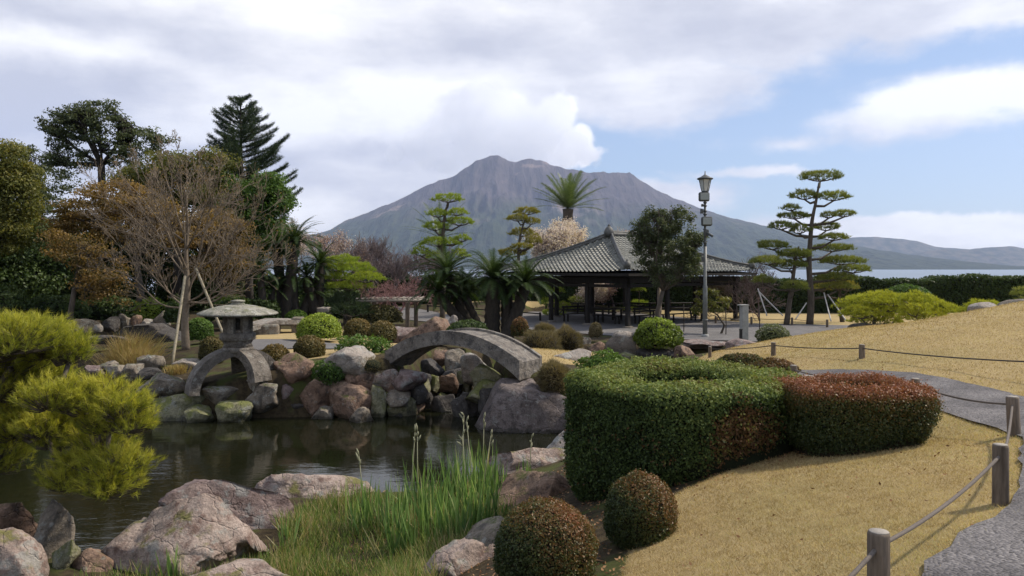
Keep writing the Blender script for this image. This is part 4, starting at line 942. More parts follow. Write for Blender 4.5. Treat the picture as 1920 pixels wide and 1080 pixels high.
# ---------------------------------------------------------------- clipped shrubs
def ellipsoid_core(c, r, seed, zmin=-.75):
    v, f = ico(3); v = v*(1+lump(v, 2.5, seed, .05))[:, None]; v = v.copy(); v[:, 2] = np.maximum(v[:, 2], zmin)
    mb = MB(); mb.add(v*np.array(r)+np.array(c), [tuple(t) for t in f], True); return mb
def ball(x0, y0, x1, y1, label, mat, Y, leaf=.05, n=2500, tfun=None, zmin=-.7, core='core_green', group='clipped round shrubs', name='clipped_shrub', cat='shrub', stems=False, jit=.8, rough=.05, dep=1.0, blade=False, seed=None, lift=0.0, coref=.86, flat=1.0):
    seed = abs(int(seed or x0+y0*3)); rng = np.random.default_rng(seed); k = Y/F; rx = (x1-x0)/2*k; h = (y1-y0)*k; x = X_((x0+x1)/2, Y); zt = E-(y0-HY)*k
    rz = h/(1-zmin); cz = zt-rz; r = np.array([rx, rx*dep, rz]); c = np.array([x, Y, cz])
    T = Thing(name, label, cat, (x, Y, cz+rz*zmin), group)
    p = sphpts(rng, n, zmin); nr = unit(p/r)
    if flat != 1.0: p = np.sign(p)*np.abs(p)**flat; p = p/np.maximum(np.linalg.norm(p, axis=1, keepdims=True), 1e-6) if False else p
    rad = 1+lump(p, 3.1, seed, rough)+lump(p, 7.0, seed, rough*.8)+lump(p, 17.0, seed, rough*.45)+rng.normal(size=n)*.014-np.abs(rng.normal(size=n))*.06+(rng.uniform(0, 1, n) > .97)*rng.uniform(0, .07, n)
    pts = c+p*r*rad[:, None]
    tint = .5 if tfun is None else tfun(p, pts, rng)
    if not blade: T.leaves('foliage', leafq(rng, pts, nr, leaf, leaf*.55, jit, tint), mat)
    else: T.leaves('foliage', blades(rng, pts-nr*leaf*.4, nr+rng.normal(size=(n, 3))*.45+np.array([0, 0, .35]), leaf, leaf*.12, tint), mat)
    T.part('dark_core', ellipsoid_core(c, r*coref, seed, zmin), core)  # solid near-black core stands in for the shade between the leaves
    if stems:
        mb = MB()
        for q in range(7):
            a = q*.9; mb.tube([(x+.10*math.cos(a), Y+.10*math.sin(a), cz+rz*zmin-.12), (x+rx*.5*math.cos(a), Y+rx*.5*math.sin(a), cz+rz*zmin+.15)], .012, 6)
        T.part('stem', mb, 'bark')
    return T
def red_top(p, pts, rng):       # bronzed leaves; sunlit right and top, dark lower left also put into tint
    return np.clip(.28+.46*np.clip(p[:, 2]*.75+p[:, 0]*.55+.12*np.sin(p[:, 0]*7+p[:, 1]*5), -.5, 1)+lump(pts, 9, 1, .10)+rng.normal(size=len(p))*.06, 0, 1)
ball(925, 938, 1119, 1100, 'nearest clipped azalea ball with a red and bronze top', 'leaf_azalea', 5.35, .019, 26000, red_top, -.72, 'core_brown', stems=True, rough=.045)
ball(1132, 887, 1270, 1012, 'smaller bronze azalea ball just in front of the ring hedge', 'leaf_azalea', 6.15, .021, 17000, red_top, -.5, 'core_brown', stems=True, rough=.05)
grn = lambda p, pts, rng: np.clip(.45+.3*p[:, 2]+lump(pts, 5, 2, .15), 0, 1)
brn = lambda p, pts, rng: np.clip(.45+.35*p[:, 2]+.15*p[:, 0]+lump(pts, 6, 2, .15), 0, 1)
ball(557, 587, 640, 633, 'bright yellow green dome shrub near the slab bridge', 'leaf_yellowgreen', 26, .085, 3600, grn, -.25, rough=.03)
ball(643, 597, 698, 633, 'brown green dome shrub just right of the bright dome shrub', 'leaf_brownball', 27.5, .085, 2400, brn, -.3, rough=.03)
ball(691, 601, 744, 636, 'green bronze dome shrub right of the brown green dome', 'leaf_brownball', 27, .085, 2400, lambda p, pts, rng: np.clip(.35+.4*p[:, 2]+lump(pts, 6, 2, .1), 0, 1), -.3, rough=.03)
ball(551, 629, 609, 670, 'red brown ball bush on the wall in front of the grey path', 'leaf_brownball', 20.6, .065, 3000, brn, -.6, 'core_brown')
ball(486, 646, 543, 690, 'rusty ball bush right of the stone lantern leg', 'leaf_brownball', 20.4, .065, 3000, lambda p, pts, rng: np.clip(.5+.4*p[:, 2]+.1*p[:, 0], 0, 1), -.6, 'core_brown')
ball(374, 630, 420, 680, 'dark olive ball bush left behind the lantern platform', 'leaf_brownball', 21.3, .065, 2800, lambda p, pts, rng: np.clip(.25+.35*p[:, 2]+.1*p[:, 0], 0, 1), -.6, 'core_brown')
ball(347, 596, 399, 637, 'green ball bush just right of the bare tree trunk', 'leaf_green', 25.5, .075, 2800, grn, -.5)
ball(838, 599, 918, 630, 'dark green dome shrub behind the crown of the bridge', 'leaf_dark', 26, .08, 3200, grn, -.2)
ball(534, 581, 577, 600, 'low green dome shrub left of the pale pointed stone', 'leaf_green', 36, .10, 1800, grn, -.2)
ball(676, 570, 754, 604, 'wide dark brown green dome hedge under the trellis', 'leaf_brownball', 37, .11, 3200, lambda p, pts, rng: np.clip(.15+.25*p[:, 2], 0, 1), -.2)
ball(958, 594, 992, 630, 'orange bronze bush at the foot of the cycads', 'leaf_azalea', 28, .07, 2200, lambda p, pts, rng: np.clip(.5+.25*p[:, 2]+rng.normal(size=len(p))*.1, 0, 1), -.5, 'core_brown')
ball(1190, 597, 1276, 652, 'loose round green bush beside the large pink boulder', 'leaf_yellowgreen', 29, .12, 3600, lambda p, pts, rng: np.clip(.05+.45*np.clip(p[:, 2], 0, 1)+lump(pts, 3, 2, .2), 0, 1), -.6, rough=.10, coref=.78)
ball(1104, 604, 1130, 632, 'little grey green bush on the far stream bank', 'leaf_heath', 32, .08, 1300, grn, -.5)
heath = lambda p, pts, rng: np.clip(.45+.3*p[:, 2]+lump(pts, 2.5, 5, .3), 0, 1)
for q in [(975, 618, 1052, 668, 'brown green heath shrub behind the bridge', 24.5), (1030, 612, 1092, 662, 'taller olive heath shrub left of the stream', 26.0), (1000, 606, 1040, 636, 'round green topped shrub behind the heath shrubs', 27.5)]:
    ball(*q[:4], q[4], 'leaf_heath', q[5], .13, 4200, heath, -.6, 'core_brown', group='loose heath shrubs', rough=.14, blade=True, coref=.8)
ball(1008, 676, 1068, 734, 'brownish twiggy heath tuft right of the bridge landing', 'leaf_heath', 17.4, .12, 3400, heath, -.7, 'core_brown', group='loose heath shrubs', rough=.14, blade=True, coref=.75)
ball(586, 672, 650, 716, 'small dark green shrub growing on the pond wall', 'leaf_green', 18.9, .055, 2600, lambda p, pts, rng: np.clip(.3+.2*p[:, 2], 0, 1), -.6, group='small shrubs on the pond wall', rough=.15, coref=.7)
ball(672, 669, 722, 697, 'low green tuft on the rim of the domed boulder', 'leaf_heath', 19.0, .06, 1800, grn, -.6, group='small shrubs on the pond wall', rough=.15, blade=True, coref=.7)
for i, q in enumerate([(634, 630, 690, 662, 'leafy low plant behind the domed boulder', 21.0), (684, 634, 732, 668, 'leafy low plant at the left foot of the bridge', 20.8)]):
    ball(*q[:4], q[4], 'leaf_green', q[5], .09, 900, grn, -.6, group='leafy low plants on the island', rough=.3, coref=.45)
ball(1420, 608, 1480, 648, 'small grey green clipped shrub at the corner of the plaza', 'leaf_open', 26, .07, 2600, lambda p, pts, rng: np.clip(.6+.3*p[:, 2], 0, 1), -.6, stems=False, rough=.12, coref=.75)
ball(1336, 663, 1442, 704, 'low bronze and green hedge strip behind the ring hedge', 'leaf_azalea', 15.5, .045, 8000, lambda p, pts, rng: np.clip(.28+.25*p[:, 2]+lump(pts, 2, 5, .2), 0, 1), -.4, 'core_brown', group='low hedge strips behind the ring hedge', rough=.08, dep=.5)
ball(1400, 672, 1500, 716, 'olive brown hedge strip just left of the wooden rope post', 'leaf_azalea', 14.2, .04, 8000, lambda p, pts, rng: np.clip(.34+.2*p[:, 2]+lump(pts, 2, 9, .2), 0, 1), -.4, 'core_brown', group='low hedge strips behind the ring hedge', rough=.08, dep=.5)
ball(1090, 662, 1180, 700, 'sprouting olive green shrub behind the left rim of the ring hedge', 'leaf_green', 14.0, .05, 4200, lambda p, pts, rng: np.clip(.5+.3*p[:, 2], 0, 1), -.5, rough=.25, coref=.7, dep=.6)
ball(255, 560, 318, 600, 'fresh green bush against the dark wood at the back left', 'leaf_yellowgreen', 33, .13, 2200, lambda p, pts, rng: np.clip(.2+.35*p[:, 2], 0, 1), -.4, rough=.2)

# ---------------------------------------------------------------- ring hedges
def ring_hedge(cx, cy, zb, zt, Ro, Ri, label, mat, n, leaf, tfun, core, group, el=1.0, seed=5, pw=2.0, rot=0.0):
    """clipped cylinder with a hollow middle"""
    rng = np.random.default_rng(seed); T = Thing('ring_hedge', label, 'hedge', (cx, cy, zb), group)
    sq = lambda th: (np.abs(np.cos(th-rot))**pw+np.abs(np.sin(th-rot))**pw)**(-1/pw)
    h = zt-zb; rr = min(.16, (Ro-Ri)*.35); w = Ro-Ri
    # cross-section outline: outer wall, rounded shoulder, top, rounded shoulder, inner wall
    def prof(s):
        segs = [h-rr, rr*1.57, w-2*rr, rr*1.57, (h-rr)*.8]; tot = sum(segs); s = s*tot
        r = np.zeros_like(s); z = np.zeros_like(s); nr = np.zeros_like(s); nz = np.zeros_like(s); a = 0
        for i, L in enumerate(segs):
            m = (s >= a) & (s <= a+L+1e-9); t = (s[m]-a)/L
            if i == 0: r[m] = Ro-.04*(1-t)*0; z[m] = t*(h-rr); nr[m] = 1
            elif i == 1: th = t*math.pi/2; r[m] = Ro-rr+rr*np.cos(th); z[m] = h-rr+rr*np.sin(th); nr[m] = np.cos(th); nz[m] = np.sin(th)
            elif i == 2: r[m] = Ro-rr-t*(w-2*rr); z[m] = h; nz[m] = 1
            elif i == 3: th = t*math.pi/2; r[m] = Ri+rr-rr*np.sin(th); z[m] = h-rr+rr*np.cos(th); nr[m] = -np.sin(th); nz[m] = np.cos(th)
            else: r[m] = Ri; z[m] = (h-rr)*(1-t*.8); nr[m] = -1
            a += L
        return r, z, nr, nz
    s = rng.uniform(0, 1, n*2); r, z, nr, nz = prof(s); keep = rng.uniform(0, 1, n*2) < r/Ro; s, r, z, nr, nz = s[keep], r[keep], z[keep], nr[keep], nz[keep]
    th = rng.uniform(0, 2*math.pi, len(r)); n3 = np.stack([nr*np.cos(th), nr*np.sin(th), nz], 1)
    base = np.stack([r*np.cos(th), r*np.sin(th), z], 1)
    off = lump(base, 2.4, seed, .05)+lump(base, 9.0, seed, .028)+lump(base, 21.0, seed, .014)-np.abs(rng.normal(size=len(r)))*.04+rng.normal(size=len(r))*.012
    sprig = rng.uniform(0, 1, len(r)) > .97; off = off+sprig*rng.uniform(.01, .06, len(r))
    pts = base+n3*off[:, None]
    # skirt tucks in near the ground
    gh = H(cx+base[:, 0], cy+base[:, 1]*el); tuck = np.clip(1-(base[:, 2]+zb-gh)/.22, 0, 1)*.12*(nr > 0); pts[:, :2] *= (1-tuck/np.maximum(r, .1))[:, None]
    tint = tfun(base, n3, th, rng)
    k2 = sq(th); pts[:, 0] *= k2; pts[:, 1] *= k2
    pts[:, 1] *= el
    pts = pts+np.array([cx, cy, zb])
    keep = pts[:, 2] > H(pts[:, 0], pts[:, 1])-.02
    T.leaves('foliage', leafq(rng, pts[keep], n3[keep], leaf, leaf*.58, .75, tint[keep]), mat)
    # near-black core stands in for the shade inside the hedge
    ns, na = 40, 64; ss = np.linspace(0, 1, ns); r, z, nr, nz = prof(ss); V = []
    for i in range(ns):
        for k in range(na):
            a = 2*math.pi*k/na; q = np.array([[r[i]*math.cos(a), r[i]*math.sin(a), z[i]]]); o = float(lump(q, 2.4, seed, .045)[0])-.075
            R2 = (r[i]+nr[i]*o)*float(sq(a))*(.93 if z[i] < .45*h and nr[i] > 0 else 1); V.append((cx+R2*math.cos(a), cy+el*R2*math.sin(a), zb+z[i]+nz[i]*o-(.35 if i in (0, ns-1) else 0)))
    mb = MB(); mb.add(V, [(i*na+k, i*na+(k+1) % na, (i+1)*na+(k+1) % na, (i+1)*na+k) for i in range(ns-1) for k in range(na)], True)
    T.part('dark_core', mb, core)
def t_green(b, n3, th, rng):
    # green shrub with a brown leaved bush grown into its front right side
    f = np.clip(n3[:, 2], 0, 1)*.20+.15+.10*np.clip((b[:, 2]-.9)/.6, 0, 1)+lump(b, 3.0, 2, .10)+rng.normal(size=len(b))*.03  # top-lit look put into the tint: lighter top, darker lower walls
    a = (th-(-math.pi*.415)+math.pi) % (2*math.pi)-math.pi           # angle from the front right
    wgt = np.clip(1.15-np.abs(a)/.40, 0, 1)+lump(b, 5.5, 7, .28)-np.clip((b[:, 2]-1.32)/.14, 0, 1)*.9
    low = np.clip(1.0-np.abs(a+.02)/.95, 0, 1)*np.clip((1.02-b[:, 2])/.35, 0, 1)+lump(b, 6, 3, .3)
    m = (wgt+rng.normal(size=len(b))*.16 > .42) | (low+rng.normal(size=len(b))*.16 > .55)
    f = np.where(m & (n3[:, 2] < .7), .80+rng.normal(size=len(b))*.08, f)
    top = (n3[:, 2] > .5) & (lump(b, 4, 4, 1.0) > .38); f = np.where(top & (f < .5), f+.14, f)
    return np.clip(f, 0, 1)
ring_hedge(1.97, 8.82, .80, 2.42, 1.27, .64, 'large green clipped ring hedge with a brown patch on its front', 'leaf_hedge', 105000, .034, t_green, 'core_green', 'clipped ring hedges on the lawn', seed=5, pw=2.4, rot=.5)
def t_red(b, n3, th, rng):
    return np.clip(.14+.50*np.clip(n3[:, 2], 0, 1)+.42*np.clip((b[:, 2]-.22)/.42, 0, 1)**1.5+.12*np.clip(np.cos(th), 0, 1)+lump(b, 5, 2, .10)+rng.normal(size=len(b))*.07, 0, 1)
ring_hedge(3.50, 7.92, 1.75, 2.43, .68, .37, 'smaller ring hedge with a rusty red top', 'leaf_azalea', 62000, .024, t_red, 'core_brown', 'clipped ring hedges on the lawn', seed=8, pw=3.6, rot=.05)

# ---------------------------------------------------------------- woody plants
def grow(rng, mb, p, d, L, r, lvl, maxl, tips, spread=.55, up=.12, kink=.16, nb=(2, 3), shrink=.72, sides=5, rmin=.004, gaps=None):
    n = 4; pts = [p]; dd = d.copy()
    for i in range(n):
        dd = dd+rng.normal(size=3)*kink; dd[2] += up*.25; dd /= np.linalg.norm(dd); pts.append(pts[-1]+dd*L/n)
    r2 = max(rmin, r*.62); mb.tube(pts, [r+(r2-r)*i/n for i in range(n+1)], sides if lvl < 2 else (4 if lvl < 4 else 3), False)
    if lvl >= maxl: tips.append((pts[-1], dd)); tips.append((pts[2], dd)); return
    k = rng.integers(nb[0], nb[1]+1)
    for j in range(k):
        a = unit(rng.normal(size=(1, 3)))[0]; nd = dd+a*spread*(1 if j else .45); nd[2] += up; nd /= np.linalg.norm(nd)
        st = pts[-1] if j < 2 else pts[rng.integers(2, n)]
        grow(rng, mb, st, nd, L*shrink*rng.uniform(.8, 1.15), r2*(.95 if j == 0 else .75), lvl+1, maxl, tips, spread, up, kink, nb, shrink, sides, rmin)
def bare_tree(px, Y, top, label, mat='bark_mauve', r=.09, lvl=6, L0=None, spread=.5, name='bare_tree', seed=None, stems=1, up=.12, nb=(2, 3), group='bare trees', base=None, shrink=.74, rmin=.006, first=.25, kink=.16, halfw=None):
    seed = seed or int(px); rng = np.random.default_rng(seed); x = X_(px, Y); z = h1(x, Y)-.05; Ht = E-(top-HY)/F*Y-z
    T = Thing(name, label, 'tree', (x, Y, z), group); tips = []; mb = MB(); 
    tot = sum(shrink**i for i in range(lvl+1)); L0 = L0 or Ht*1.12/tot
    for s in range(stems):
        d = np.array([rng.normal()*(.06 if stems == 1 else .3), rng.normal()*(.06 if stems == 1 else .3), 1.0]); d /= np.linalg.norm(d)
        grow(rng, mb, np.array([x, Y, z]), d, L0, r, 0, lvl, tips, spread, up, kink, nb, shrink, 7, rmin)
    V = np.array(mb.v); s = Ht/(V[:, 2].max()-z); V[:, 2] = z+(V[:, 2]-z)*s
    if halfw:
        sx = halfw/np.percentile(np.abs(V[:, 0]-x), 97); fz = np.clip((V[:, 2]-z)/(Ht*.35), 0, 1); V[:, 0] = x+(V[:, 0]-x)*(1+(sx-1)*fz)
    mb.v = [tuple(q) for q in V]
    T.part('trunk', mb, mat); tips = [(np.array([p[0], p[1], z+(p[2]-z)*s]), d) for p, d in tips]
    return T, tips, rng
def clumps(rng, blobs, Y, per, csize, depth=1.0):
    """clump centres inside photo-space blobs (px,py,rx,ry) at distance Y"""
    out = []
    for (px, py, rx, ry) in blobs:
        k = Y/F; n = max(3, int(per*(rx*ry)/900)); p = rng.normal(size=(n, 3)); p = unit(p)*rng.uniform(.25, 1, (n, 1))**.45
        c = P(px, py, Y); p[:, 1] *= depth
        out.append(c+p*np.array([rx*k, rx*k, ry*k]))
    return np.concatenate(out)
def tree(label, base, blobs, mat, Y=None, per=14, csize=.7, nleaf=150, leaf=.13, bark='bark_dark', r=.22, group='trees of the dark wood on the left', name='broadleaf_tree', flat=.6, tb=.15, fork=None, seed=None, lw=.6, cat='tree', limbs=1.0, dep=1.0, tspan=.5):
    bx, Yb = base; Y = Y or Yb; seed = abs(int(seed or bx*3+Y)); rng = np.random.default_rng(seed); x = X_(bx, Yb); z = h1(x, Yb)-.1
    T = Thing(name, label, cat, (x, Yb, z), group); cs = clumps(rng, blobs, Y, per, csize, dep)
    # trunk and limbs
    cen = cs.mean(0); mb = MB(); fk = P(fork[0], fork[1], Y) if fork else np.array([x+(cen[0]-x)*.5, Y, z+(cen[2]-z)*.55])
    if fk[2] < z+.3: fk[2] = z+.3
    mid = (np.array([x, Yb, z])+fk)/2+rng.normal(size=3)*np.array([.15, .15, 0])
    mb.tube([(x, Yb, z), tuple(mid), tuple(fk)], [r*1.2, r*.95, r*.75], 9)
    # cluster clumps to limbs
    nl = max(3, min(9, len(cs)//8)); hubs = cs[rng.choice(len(cs), nl, replace=False)]
    for h in hubs:
        m = fk+(h-fk)*.5+rng.normal(size=3)*np.linalg.norm(h-fk)*.08; mb.tube([tuple(fk), tuple(m), tuple(h)], [r*.5, r*.3, r*.13], 6)
        for c in cs[np.argsort(np.linalg.norm(cs-h, axis=1))[:max(4, int(len(cs)/nl*1.2))]]:
            m2 = h+(c-h)*.5+rng.normal(size=3)*.15; s = fk+(h-fk)*rng.uniform(.55, 1); mb.tube([tuple(s), tuple(m2), tuple(c)], [r*.15, r*.09, r*.035], 4, False)
    T.part('trunk', mb, bark)
    n = len(cs)*nleaf; p = sphpts(rng, n); rad = rng.uniform(0, 1, (n, 1))**.38; p2 = p*rad; sz = np.repeat(rng.uniform(.55, 1.3, len(cs)), nleaf)[:, None]*csize
    pts = np.repeat(cs, nleaf, 0)+p2*sz*np.array([1, 1, flat]); ct = np.repeat(rng.normal(size=len(cs))*tb, nleaf)
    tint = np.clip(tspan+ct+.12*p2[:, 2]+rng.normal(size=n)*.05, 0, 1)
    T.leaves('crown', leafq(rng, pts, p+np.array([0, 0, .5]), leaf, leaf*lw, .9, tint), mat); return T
WOOD = 'trees of the dark wood on the left'
tree('tall open crowned dark tree standing above the left wood', (185, 44), [(150, 228, 50, 34), (110, 235, 34, 26), (205, 245, 45, 40), (265, 268, 48, 30), (115, 262, 30, 22), (190, 205, 34, 16), (300, 262, 24, 12), (135, 300, 40, 30), (230, 300, 30, 20)], 'leaf_open', per=40, csize=.42, nleaf=40, leaf=.14, r=.26, fork=(190, 310), flat=.45, seed=77, tb=.2)
tree('grey green thin crowned tree behind the left edge tree', (70, 46), [(60, 300, 42, 26), (95, 340, 50, 35), (40, 380, 50, 50), (100, 400, 50, 40)], 'leaf_open', per=30, csize=.45, nleaf=38, leaf=.15, fork=(70, 420), flat=.5)
tree('olive and rust leaved tree cut off by the left edge', (-15, 31), [(5, 310, 48, 44), (20, 370, 45, 45), (-20, 430, 70, 50), (30, 330, 30, 30)], 'leaf_olive', per=18, csize=.65, nleaf=190, leaf=.12, fork=(-10, 450), tspan=.42)
tree('bright green tree with yellowish top in the middle of the wood', (330, 41), [(320, 318, 52, 28), (390, 312, 52, 26), (260, 330, 40, 22), (350, 350, 80, 35), (280, 370, 60, 30)], 'leaf_olive', per=16, csize=.8, nleaf=190, leaf=.15, fork=(330, 420), tspan=.30)
tree('dense green tree under the tall conifer', (470, 42), [(500, 375, 44, 36), (450, 400, 50, 45), (490, 425, 42, 40), (420, 360, 45, 40), (510, 350, 28, 26), (440, 460, 60, 40)], 'leaf_green', per=20, csize=.75, nleaf=230, leaf=.15, fork=(470, 480), tspan=.38)
tree('autumn maple with orange and yellow leaves in layers', (255, 33), [(215, 360, 62, 20), (260, 388, 66, 22), (180, 395, 60, 24), (310, 410, 60, 26), (150, 425, 50, 22), (230, 430, 60, 24), (345, 440, 50, 26)], 'leaf_orange', per=22, csize=.62, nleaf=105, leaf=.12, r=.16, bark='bark', fork=(255, 480), flat=.3, tspan=.42, tb=.2)
tree('rust brown leaved maple behind the bamboo props', (420, 34), [(400, 420, 50, 30), (370, 450, 46, 26), (430, 480, 40, 34), (405, 500, 50, 30), (440, 440, 36, 30)], 'leaf_orange', per=20, csize=.5, nleaf=90, leaf=.11, r=.12, bark='bark', fork=(415, 540), flat=.4, tspan=.30, tb=.2)
tree('brown drooping leaved small tree left in the wood', (130, 30), [(110, 455, 40, 22), (150, 470, 50, 26), (190, 500, 45, 30), (175, 540, 34, 30), (210, 545, 30, 26)], 'leaf_orange', per=16, csize=.45, nleaf=80, leaf=.10, r=.12, bark='bark', fork=(140, 540), flat=.5, tspan=.22, tb=.15)
for i, (px, Y, bl, lb, m, tsp) in enumerate([
    (30, 38, [(20, 470, 70, 60), (60, 520, 60, 50), (0, 560, 60, 40)], 'dark evergreen tree filling the left edge', 'leaf_dark', .55),
    (130, 40, [(120, 470, 60, 45), (140, 530, 60, 50), (110, 570, 60, 26)], 'dark evergreen tree behind the brown drooping tree', 'leaf_dark', .45),
    (230, 42, [(230, 470, 60, 45), (220, 520, 60, 50), (250, 565, 60, 24)], 'dark evergreen tree in the middle of the wood', 'leaf_dark', .4),
    (330, 44, [(310, 480, 60, 40), (340, 530, 60, 45), (330, 570, 60, 22)], 'dark evergreen tree behind the bare trunk', 'leaf_dark', .45),
    (440, 46, [(440, 500, 50, 40), (450, 545, 55, 40), (500, 560, 50, 26)], 'dark evergreen tree behind the small cycad', 'leaf_dark', .4),
    (-90, 36, [(-110, 380, 90, 80), (-80, 500, 90, 80)], 'dark evergreen tree just outside the left edge', 'leaf_dark', .5)]):
    tree(lb, (px, Y), bl, m, per=11, csize=.95, nleaf=260, leaf=.17, r=.2, flat=.75, tspan=tsp, tb=.12, seed=300+i)
for i, (x0, x1, Y, yt, yb) in enumerate([(-60, 60, 31, 540, 606), (50, 160, 33, 556, 604), (150, 262, 35, 556, 600), (310, 350, 30, 560, 604), (395, 470, 33, 556, 600), (455, 520, 35, 560, 598), (560, 620, 39, 560, 592), (590, 700, 44, 540, 596)]):
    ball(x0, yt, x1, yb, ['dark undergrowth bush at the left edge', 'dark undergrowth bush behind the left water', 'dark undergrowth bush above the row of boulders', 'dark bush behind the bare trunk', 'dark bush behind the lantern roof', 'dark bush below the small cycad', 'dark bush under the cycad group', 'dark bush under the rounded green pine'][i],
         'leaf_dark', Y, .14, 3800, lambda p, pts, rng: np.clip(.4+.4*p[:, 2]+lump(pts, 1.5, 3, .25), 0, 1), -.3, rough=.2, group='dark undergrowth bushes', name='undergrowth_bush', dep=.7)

# tall conifer
def conifer():
    Y = 46.0; rng = np.random.default_rng(9); x = X_(452, Y); z0 = h1(x, Y)-.1; top = E-(182-HY)/F*Y; T = Thing('conifer', 'tall dark conifer with upswept branches rising above the left wood', 'tree', (x, Y, z0), WOOD)
    mb = MB(); lean = .35; mb.tube([(x+.2, Y, z0), (x+.05, Y, (z0+top)/2), (x-.05, Y, top)], [.26, .17, .02], 9); T.part('trunk', mb, 'bark_dark')
    br = MB(); pts = []; dirs = []
    z = top-.25; i = 0
    while z > 3.8:
        t = (top-z); L = min(3.3, .35+.72*t)*rng.uniform(.75, 1.12)
        for k in range(5 if t > .8 else 3):
            a = i*2.4+k*1.27+rng.uniform(-.3, .3); Lk = L*rng.uniform(.75, 1.1); 
            if math.cos(a) < 0 and t > 2.2: Lk *= .78
            el = .62-.06*min(t, 7)+rng.uniform(-.08, .08); s = np.array([x, Y, z]); prev = s; pp = [s]
            n = max(3, int(Lk/.26)); e = el-.25
            for j in range(n):
                e += .05; d = np.array([math.cos(a)*math.cos(e), math.sin(a)*math.cos(e), math.sin(e)]); prev = prev+d*Lk/n; pp.append(prev)
                if j > 0:
                    for side in (-1, 1):
                        tl = .55*(1-.5*j/n)*min(1, Lk/1.2); sdv = np.array([-math.sin(a), math.cos(a), 0])*side; td = unit((d+sdv*.8+np.array([0, 0, .35]))[None])[0]
                        for q in range(4): pts.append(prev+td*tl*(q+.5)/4); dirs.append(td)
                pts.append(prev); dirs.append(d); pts.append(prev-d*.1); dirs.append(d)
            br.tube(pp, [.035*(1-j/(n+1))+.008 for j in range(n+1)], 4, False)
        z -= .26+.012*t; i += 1
    T.part('branches', br, 'bark_dark')
    pts = np.repeat(np.array(pts), 19, 0); dirs = np.repeat(np.array(dirs), 19, 0)
    pts = pts+rng.normal(size=pts.shape)*.05; T.leaves('needles', blades(rng, pts, dirs+rng.normal(size=dirs.shape)*.62, .12, .024, np.clip(.5+rng.normal(size=len(pts))*.15, 0, 1)), 'needle_dark')
conifer()

# foreground bare tree with bamboo props
def vase_tree():
    Y = 24.0; rng = np.random.default_rng(14); x = X_(349, Y); z = h1(x, Y)-.05
    T = Thing('bare_tree', 'leafless grey tree with fine spreading twigs held by bamboo props', 'tree', (x, Y, z)); mb = MB(); tips = []
    tr = catmull([(x, Y, z), P(347, 600, Y), P(352, 545, Y), P(349, 480, Y), P(352, 420, Y), P(346, 350, Y)], 5); m = len(tr)
    mb.tube(tr, [.125*(1-.9*i/(m-1))+.008 for i in range(m)], 9)
    ends = [(215, 430, .6), (205, 372, -.5), (225, 330, .9), (262, 310, -.8), (300, 300, .6), (335, 288, -.4), (375, 310, .5), (410, 330, -.9), (450, 360, .8), (490, 400, -.3), (490, 452, .5), (505, 500, -.5), (470, 520, .8), (245, 480, -1.0), (215, 505, .5), (270, 400, 1.3), (420, 410, 1.4),
            (300, 380, -1.5), (390, 380, -1.6), (350, 330, 1.2), (440, 470, -1.3), (260, 450, 1.6)]
    for i, (px, py, dy) in enumerate(ends):
        q = P(px, py, Y+dy); low = py > 440; t0 = (.30+.05*rng.uniform()) if low else rng.uniform(.38, .72); s = np.array(tr[int(t0*(m-1))])
        m1 = s+(q-s)*.35+np.array([0, 0, -.12*abs(q[0]-s[0])*(1 if low else .5)]); m2 = s+(q-s)*.7+np.array([0, 0, .02]); ln = catmull([s, m1, m2, q], 4); n = len(ln)
        mb.tube(ln, [.034*(1-.8*k/(n-1)) for k in range(n)], 5, False)
        for k in range(3, n):
            for e in range(1 if k % 4 else 2):
                d = unit(((ln[k]-ln[k-1])/np.linalg.norm(ln[k]-ln[k-1])+rng.normal(size=3)*.5+np.array([0, 0, .25]))[None])[0]
                grow(rng, mb, ln[k], d, (.50 if ln[k][2] < 6.2 else .3)*rng.uniform(.6, 1.2), .012, 2, 5, tips, .6, .1, .14, (2, 3), .74, 4, .0055)
    T.part('trunk', mb, 'bark_bare')
    p = np.repeat(np.array([t[0] for t in tips]), 1, 0)[::4]; T.leaves('dry_leaves', leafq(rng, p, rng.normal(size=p.shape), .06, .035, .5, rng.uniform(.2, .7, len(p))), 'leaf_orange')
vase_tree()
def prop(a, Ya, b, Yb, label, mat='bamboo', r=.035, group='bamboo props', name='bamboo_prop', cat='prop'):
    p, q = P(*a, Ya), P(*b, Yb); mb = MB(); n = 9; pts = [p+(q-p)*i/n for i in range(n+1)]; mb.tube(pts, [r]*(n+1), 8)
    if mat == 'bamboo':
        for i in range(1, n): d = (q-p)/np.linalg.norm(q-p); mb.tube([pts[i]-d*.012, pts[i]+d*.012], r*1.13, 8)
    one(name, mb, mat, label, cat, group, loc=tuple(p))
prop((323, 684), 21.6, (347, 518), 23.4, 'pale bamboo prop standing in front of the bare tree trunk', r=.042)
prop((420, 630), 22.6, (366, 500), 23.8, 'pale bamboo prop leaning towards the lantern roof', r=.04)
